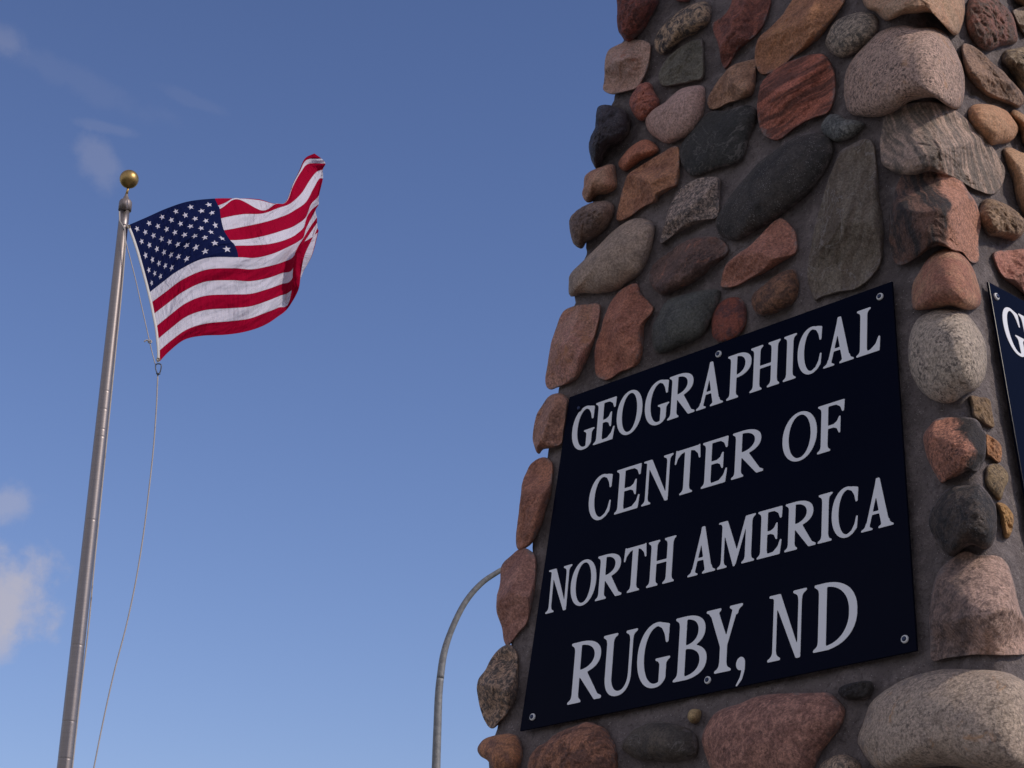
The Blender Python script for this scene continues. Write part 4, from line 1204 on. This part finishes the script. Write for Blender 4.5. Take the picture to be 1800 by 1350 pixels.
def cubic(xs, ys, q):
    """Catmull-Rom through (xs, ys[:, ...]) at q"""
    xs = np.asarray(xs, float); ys = np.asarray(ys, float)
    dydx = np.gradient(ys, xs, axis=0)
    i = np.clip(np.searchsorted(xs, q, 'right') - 1, 0, len(xs) - 2)
    h = xs[i + 1] - xs[i]; t = (q - xs[i]) / h
    sh = (-1,) + (1,) * (ys.ndim - 1)
    t = t.reshape(sh); h = h.reshape(sh)
    return ((2 * t ** 3 - 3 * t ** 2 + 1) * ys[i] + (t ** 3 - 2 * t ** 2 + t) * h * dydx[i] + (-2 * t ** 3 + 3 * t ** 2) * ys[i + 1] + (t ** 3 - t ** 2) * h * dydx[i + 1])


def flag_grid(us, vs):
    G = np.array(VL, float)                                    # (14, 13, 2)
    D = np.tile(np.array(VD)[None, :], (14, 1))
    v14 = np.linspace(0, 1, 14)[:, None]; u13 = np.array(VU)[None, :]
    D = D - 0.12 * np.sin(np.pi * np.clip(u13 / .8, 0, 1)) * np.sin(np.pi * v14)          # the belly of the sail
    D = D + 0.05 * np.sin(u13 * 15 + v14 * 3.0) * np.clip(u13 * 2, 0, 1)
    # the top edge laid over backwards right of the canton
    D = D + 0.13 * np.exp(-((u13 - .58) / .13) ** 2) * np.clip(1 - v14 * 13 / 2.6, 0, 1)
    # the fly doubled back behind
    back = np.clip((u13 - .80) / .05, 0, 1)
    D[:8] += (0.10 * np.clip((u13 - .82) / .1, 0, 1) * np.clip(v14 * 2, 0, 1))[:8]
    D[8:12] += (0.16 * back + 0 * v14)[8:12]
    D[12:] += ((0.80 - np.array(VD)[None, :]) * back + 0 * v14)[12:]      # the lowest stripe is rolled up over the front
    A = np.concatenate([G, D[..., None]], 2)
    B = cubic(np.array(VU), A.transpose(1, 0, 2), us)          # (nu, 14, 3)
    # across the seams: straight enough, lightly smoothed
    C = cubic(np.linspace(0, 1, 14), B.transpose(1, 0, 2), vs)  # (nv, nu, 3)
    return C


def build_flag():
    nu, nv = 300, 196
    us = np.linspace(0, 1, nu); vs = np.linspace(0, 1, nv)
    C = flag_grid(us, vs)
    U, V = np.meshgrid(us, vs)
    px = 190 + C[..., 0] / 3.214; py = 250 + C[..., 1] / 3.214
    dep = POLE_Y + C[..., 2]
    # small creases that run slantwise from the hoist
    cr = np.stack([U * 9 + V * 16, V * 5 - U * 3, U * 0], -1)
    dep = dep + 0.030 * fbm(cr, 5, 4, 0.55) * np.clip(U * 6, 0, 1)
    cr2 = np.stack([U * 34 + V * 22, V * 7 - U * 5, U * 0 + 3], -1)
    dep = dep + 0.012 * fbm(cr2, 8, 3, 0.6) * np.clip(U * 6, 0, 1)
    P = at_y(px.ravel(), py.ravel(), dep.ravel())
    L = P[0]
    root = empty('flag', tuple(L))
    tag(root, 'red white and blue flag with white stars and stripes flying from the pole', 'flag')
    F = [(j * nu + i, j * nu + i + 1, (j + 1) * nu + i + 1, (j + 1) * nu + i) for j in range(nv - 1) for i in range(nu - 1)]
    me = mesh_from('cloth', P - L, F)
    uv = me.uv_layers.new(name='UVMap')
    li = np.zeros(len(me.loops), np.int32); me.loops.foreach_get('vertex_index', li)
    UVs = np.stack([U.ravel(), V.ravel()], 1)[li]
    uv.data.foreach_set('uv', UVs.astype(np.float32).ravel())
    m = bpy.data.materials.new('flag_cloth'); m.use_nodes = True
    t = NT(m.node_tree); b = t.n['Principled BSDF']
    sp = t.node('ShaderNodeSeparateXYZ'); t.l.new(t.node('ShaderNodeUVMap', uv_map='UVMap').outputs[0], sp.inputs[0])
    u, v = sp.outputs[0], sp.outputs[1]
    red = (0.43, 0.003, 0.034); white = (0.82, 0.77, 0.86); blue = (0.010, 0.016, 0.075)
    odd = t.math('LESS_THAN', t.math('FRACT', t.math('MULTIPLY', v, 6.5)), 0.5)
    c = t.mix(odd, white, red)
    # seams between the stripes
    sv = t.math('FRACT', t.math('MULTIPLY', v, 13.0))
    seam = t.math('LESS_THAN', t.math('MINIMUM', sv, t.math('SUBTRACT', 1.0, sv)), 0.035)
    c = t.mix(t.math('MULTIPLY', seam, 0.16), c, (0.12, 0.03, 0.05))
    can = t.math('MULTIPLY', t.math('LESS_THAN', u, 0.4), t.math('LESS_THAN', v, 7 / 13))
    a = t.math('MULTIPLY', u, 30.0); bb = t.math('MULTIPLY', v, 10 * 13 / 7)
    def star(sh):
        x = t.math('MULTIPLY', t.math('SUBTRACT', t.math('MULTIPLY', t.math('FRACT', t.math('MULTIPLY', t.math('ADD', a, sh), 0.5)), 2.0), 1.0), .0633)
        y = t.math('MULTIPLY', t.math('SUBTRACT', t.math('MULTIPLY', t.math('FRACT', t.math('MULTIPLY', t.math('ADD', bb, sh), 0.5)), 2.0), 1.0), -.0538)
        r = t.math('SQRT', t.math('ADD', t.math('MULTIPLY', x, x), t.math('MULTIPLY', y, y)))
        th = t.math('ARCTAN2', x, y)                       # 0 = straight up
        k = 2 * math.pi / 5
        ph = t.math('ABSOLUTE', t.math('SUBTRACT', t.math('MULTIPLY', t.math('FRACT', t.math('ADD', t.math('DIVIDE', th, k), 0.5)), k), k / 2))
        R = 0.0255; ri = R * .42; s36, c36 = math.sin(math.pi / 5), math.cos(math.pi / 5)
        e = t.math('ADD', t.math('MULTIPLY', t.math('MULTIPLY', r, t.math('COSINE', ph)), ri * s36), t.math('MULTIPLY', t.math('MULTIPLY', r, t.math('SINE', ph)), R - ri * c36))
        return t.math('LESS_THAN', e, R * ri * s36)
    s_odd = star(0.0)      # centres at odd, odd
    s_even = star(1.0)     # centres at even, even
    ins = t.math('MULTIPLY', t.math('MULTIPLY', t.math('GREATER_THAN', a, 0.45), t.math('LESS_THAN', a, 11.55)), t.math('MULTIPLY', t.math('GREATER_THAN', bb, .45), t.math('LESS_THAN', bb, 9.55)))
    ine = t.math('MULTIPLY', t.math('MULTIPLY', t.math('GREATER_THAN', a, 1.2), t.math('LESS_THAN', a, 10.8)), t.math('MULTIPLY', t.math('GREATER_THAN', bb, 1.2), t.math('LESS_THAN', bb, 8.8)))
    stars = t.math('MAXIMUM', t.math('MULTIPLY', s_odd, ins), t.math('MULTIPLY', s_even, ine))
    c = t.mix(can, c, t.mix(stars, blue, white))
    hem = t.math('GREATER_THAN', u, 0.985)
    uvn = t.node('ShaderNodeCombineXYZ'); t.put(uvn.inputs[0], t.math('MULTIPLY', u, 1.67)); t.put(uvn.inputs[1], v)
    weave = t.noise(uvn.outputs[0], 90, 3, 0.6)
    c = t.mix(t.math('MULTIPLY', weave, 0.18), c, t.mix(1.0, c, (0.6, 0.6, 0.6), 'MULTIPLY'))
    t.put(b.inputs['Base Color'], c); b.inputs['Roughness'].default_value = 0.85; b.inputs['Specular IOR Level'].default_value = 0.04
    mp = t.node('ShaderNodeMapping'); t.put(mp.inputs[0], uvn.outputs[0]); mp.inputs['Rotation'].default_value = (0, 0, -0.9); mp.inputs['Scale'].default_value = (26, 5, 1)
    bump(t, b, t.noise(mp.outputs[0], 1.3, 4, 0.6, 0.6), 0.55, 0.025)
    tr = t.node('ShaderNodeBsdfTranslucent'); t.put(tr.inputs[0], c)
    mx = t.node('ShaderNodeMixShader'); mx.inputs[0].default_value = 0.28
    outn = t.n['Material Output']
    t.l.new(b.outputs[0], mx.inputs[1]); t.l.new(tr.outputs[0], mx.inputs[2]); t.l.new(mx.outputs[0], outn.inputs[0])
    link('cloth', me, m, root)
    # canvas heading along the hoist
    hv = np.linspace(0, 1, 60)
    H0 = flag_grid(np.array([0.0, 0.004]), hv)                 # (60, 2, 3)
    E = H0[:, 0].copy()
    px = 190 + E[:, 0] / 3.214; py = 250 + E[:, 1] / 3.214; dd = POLE_Y + E[:, 2]
    strips = []
    for k, dx in enumerate((-3.4, -1.1, 1.2)):
        strips.append(at_y(px + dx, py + (0.6 - k) * .3, dd + 0.004 * (k - 1) - 0.006))
    V = np.concatenate(strips) - L
    n = 60
    F = [(k * n + i, (k + 1) * n + i, (k + 1) * n + i + 1, k * n + i + 1) for k in range(2) for i in range(n - 1)]
    hm, t, b = principled('canvas_heading')
    co = t.node('ShaderNodeTexCoord').outputs['Object']
    t.put(b.inputs['Base Color'], t.mix(t.noise(co, 60, 4, .6), (0.62, 0.59, 0.57), (0.74, 0.71, 0.69))); b.inputs['Roughness'].default_value = 0.9
    o = link('heading', mesh_from('heading', V, F), hm, root)
    md = o.modifiers.new('thick', 'SOLIDIFY'); md.thickness = 0.003
    bmz, t, b = principled('brass_grommet')
    b.inputs['Base Color'].default_value = (0.30, 0.22, 0.12, 1); b.inputs['Metallic'].default_value = 0.9; b.inputs['Roughness'].default_value = 0.4
    for i in (1, 58):
        c = 0.5 * (V[n + i] + V[n + i]) + np.array([0, -.004, 0])
        ring = [c + .011 * np.array([math.cos(a), 0, math.sin(a)]) for a in np.linspace(0, 2 * math.pi, 25)]
        v, f = tube(ring, [.0035] * 25, 8, False)
        link('grommet', mesh_from('grommet', v, f), bmz, root)


def build_halyard():
    rm, t, b = principled('rope')
    co = t.node('ShaderNodeTexCoord').outputs['Object']
    mp = t.node('ShaderNodeMapping'); t.put(mp.inputs[0], co); mp.inputs['Scale'].default_value = (60, 60, 22)
    c = t.mix(t.noise(mp.outputs[0], 1.0, 4, .65), (0.36, 0.31, 0.28), (0.62, 0.56, 0.52))
    c = t.mix(t.math('MULTIPLY', t.step(t.noise(co, 3.0, 5, .7), .58, .70), .7), c, (0.13, 0.11, 0.11))
    t.put(b.inputs['Base Color'], c); b.inputs['Roughness'].default_value = 0.9
    mm, t, b = principled('dull_steel')
    b.inputs['Base Color'].default_value = (0.10, 0.10, 0.11, 1); b.inputs['Metallic'].default_value = 0.8; b.inputs['Roughness'].default_value = 0.4
    y = POLE_Y - 0.06
    L = at_y(218, 396, y)[0]
    root = empty('halyard', tuple(L))
    tag(root, 'pale rope halyard slack beside the flagpole with a snap hook under the flag', 'rope')
    def rope(pts, r, dy=0.0):
        P = catmull(pts, 90, False)
        W = at_y(P[:, 0], P[:, 1], y + dy) - L
        return tube(W, [r] * 90, 8)
    # the loose fall under the flag, swinging back to the pole foot
    a = rope([(277.5, 656), (276.5, 680), (275, 715), (270, 785), (262, 860), (252, 940), (239, 1020), (222, 1100), (201, 1180), (182, 1265), (165, 1350), (150, 1430), (133, 1540), (108, 1750), (90, 1905)], 0.0050)
    link('rope', mesh_from('rope', *a), rm, root)
    # beside the hoist, from the upper snap to the lower
    b2 = rope([(218, 399), (221, 424), (229, 455), (238, 490), (247, 530), (255, 565), (262, 596), (267, 618), (273, 640)], 0.0038)
    link('rope', mesh_from('rope', *b2), rm, root)
    # the taut part along the pole
    c2 = rope([(210, 372), (208, 385), (214, 392), (219, 402), (219.5, 440), (213, 520), (203, 620), (193, 720), (183, 820), (173, 920), (165, 1000), (155, 1109), (143, 1207), (127, 1350), (100, 1600), (70, 1900)], 0.0056, -0.02)
    link('rope', mesh_from('rope', *c2), rm, root)
    # overhand knot with a stray tail
    k = []
    kc = np.array([263.5, 600.5])
    ang = np.linspace(0, 4 * math.pi, 60)
    ring = np.stack([kc[0] + 2.6 * np.cos(ang), kc[1] + 2.2 * np.sin(ang)], 1)
    W = at_y(ring[:, 0], ring[:, 1], y + 0.006 * np.sin(ang * 1.5)) - L
    v1 = tube(W, [.006] * 60, 8)
    tail = catmull([(263, 600), (259, 598), (256, 598.6), (253.5, 600.8)], 20, False)
    v2 = tube(at_y(tail[:, 0], tail[:, 1], y - .01) - L, [.0055] * 20, 8)
    link('knot', mesh_from('knot', *merge([v1, v2])), rm, root)
    # snap hooks
    def snap(cx, cy, s):
        lp = catmull([(cx, cy - 8.5 * s), (cx + 4.6 * s, cy - 7 * s), (cx + 4.8 * s, cy - 1 * s), (cx + 2.6 * s, cy + 7 * s), (cx, cy + 9.5 * s), (cx - 2.6 * s, cy + 7 * s), (cx - 4.8 * s, cy - 1 * s), (cx - 4.2 * s, cy - 7 * s)], 60)
        W = at_y(lp[:, 0], lp[:, 1], y - .008) - L
        W = np.vstack([W, W[:2]])
        p1 = tube(W, [.0046 * s ** .5] * len(W), 8, False)
        eye = at_y(np.array([cx - 3.2 * s, cx, cx + 3.2 * s]), np.array([cy + 8.2 * s, cy + 9.6 * s, cy + 8.2 * s]), y - .010) - L
        p2 = tube(eye, [.0075 * s ** .5] * 3, 10)
        link('snap_hook', mesh_from('snap_hook', *merge([p1, p2])), mm, root)
    snap(278.4, 648, 1.0)
    snap(218.5, 399, 0.55)


# ------------------------------------------------------------------ street lamp behind the monument
def build_lamp():
    Y = 26.0
    m, t, b = principled('galvanised_steel')
    co = t.node('ShaderNodeTexCoord').outputs['Object']
    n = t.voro(co, 26, out='Color'); n2 = t.noise(co, 6, 6, .7)
    sp = t.node('ShaderNodeSeparateColor'); t.put(sp.inputs[0], n)
    c = t.mix(sp.outputs[0], (0.21, 0.21, 0.215), (0.30, 0.295, 0.29)); c = t.mix(t.math('MULTIPLY', t.step(n2, .5, .7), .4), c, (0.17, 0.155, 0.145))
    t.put(b.inputs['Base Color'], c); b.inputs['Metallic'].default_value = 0.35; b.inputs['Roughness'].default_value = 0.6
    pts = [(766.5, 1350), (767.8, 1310), (769, 1277), (771, 1223), (774.5, 1187), (780, 1150), (791, 1114), (809, 1074), (827, 1046), (849, 1023), (871, 1008), (887, 999), (915, 988), (960, 976), (1010, 968)]
    P = catmull(pts, 110, False)
    W = at_y(P[:, 0], P[:, 1], Y)
    ppm = FOCAL / (W[0] - EYE).dot(FWD)
    wid = np.interp(P[:, 0], [766, 771, 780, 791, 849, 887, 1010], [15.6, 13.8, 12.6, 11.2, 10.2, 9.0, 8.0]) / ppm / 2
    lo = at_y(np.array([756.0, 761.0, 764.5]), np.array([1690, 1520, 1420]), Y)
    d0 = W[0] - at_y(766.0, 1366, Y)[0]
    foot = np.array([W[0][0] - 0.02, Y, 0.0])
    root = empty('street_lamp', tuple(foot))
    tag(root, 'galvanised street lamp post with a long curved arm going behind the monument', 'street lamp')
    k = 34                                           # where the straight shaft hands over to the arm
    shaft = np.vstack([foot[None], foot[None] * .66 + W[:1] * .34, foot[None] * .33 + W[:1] * .67, W[:k]])
    rs = np.concatenate([[.085, .078, .07], wid[:k]])
    link('post', mesh_from('post', *tube(shaft - foot, rs, 24)), m, root)
    link('arm', mesh_from('arm', *tube(W[k - 1:] - foot, wid[k - 1:], 24)), m, root)
    e = W[-1] - foot
    v, f = lathe([(.001, -.42), (.07, -.40), (.115, -.25), (.12, 0.0), (.10, .18), (.055, .30), (.04, .34)], 28)
    v = [e + np.array((-x[2] + .30, x[0], x[1] * .55 - .01)) for x in v]
    hm, t, b = principled('grey_lamp_housing')
    b.inputs['Base Color'].default_value = (0.3, 0.3, 0.3, 1); b.inputs['Roughness'].default_value = 0.5
    h = link('lamp_head', mesh_from('lamp_head', v, f), hm, root)
    v, f = lathe([(.001, -.07), (.05, -.06), (.085, -.03), (.09, 0)], 24)
    v = [e + np.array((x[0] * 1.9 + .36, x[1], x[2] - .055)) for x in v]
    dm, t, b = principled('lamp_glass')
    b.inputs['Base Color'].default_value = (0.75, 0.75, 0.72, 1); b.inputs['Roughness'].default_value = 0.25; b.inputs['Transmission Weight'].default_value = 0.5
    link('lens', mesh_from('lens', v, f), dm, h)
    v, f = lathe([(.19, 0), (.19, .03), (.10, .04), (.09, .20)], 28)
    link('base_plate', mesh_from('base_plate', v, f), m, root)


build_ground()
build_monument()
build_signs()
build_pole()
build_flag()
build_halyard()
build_lamp()
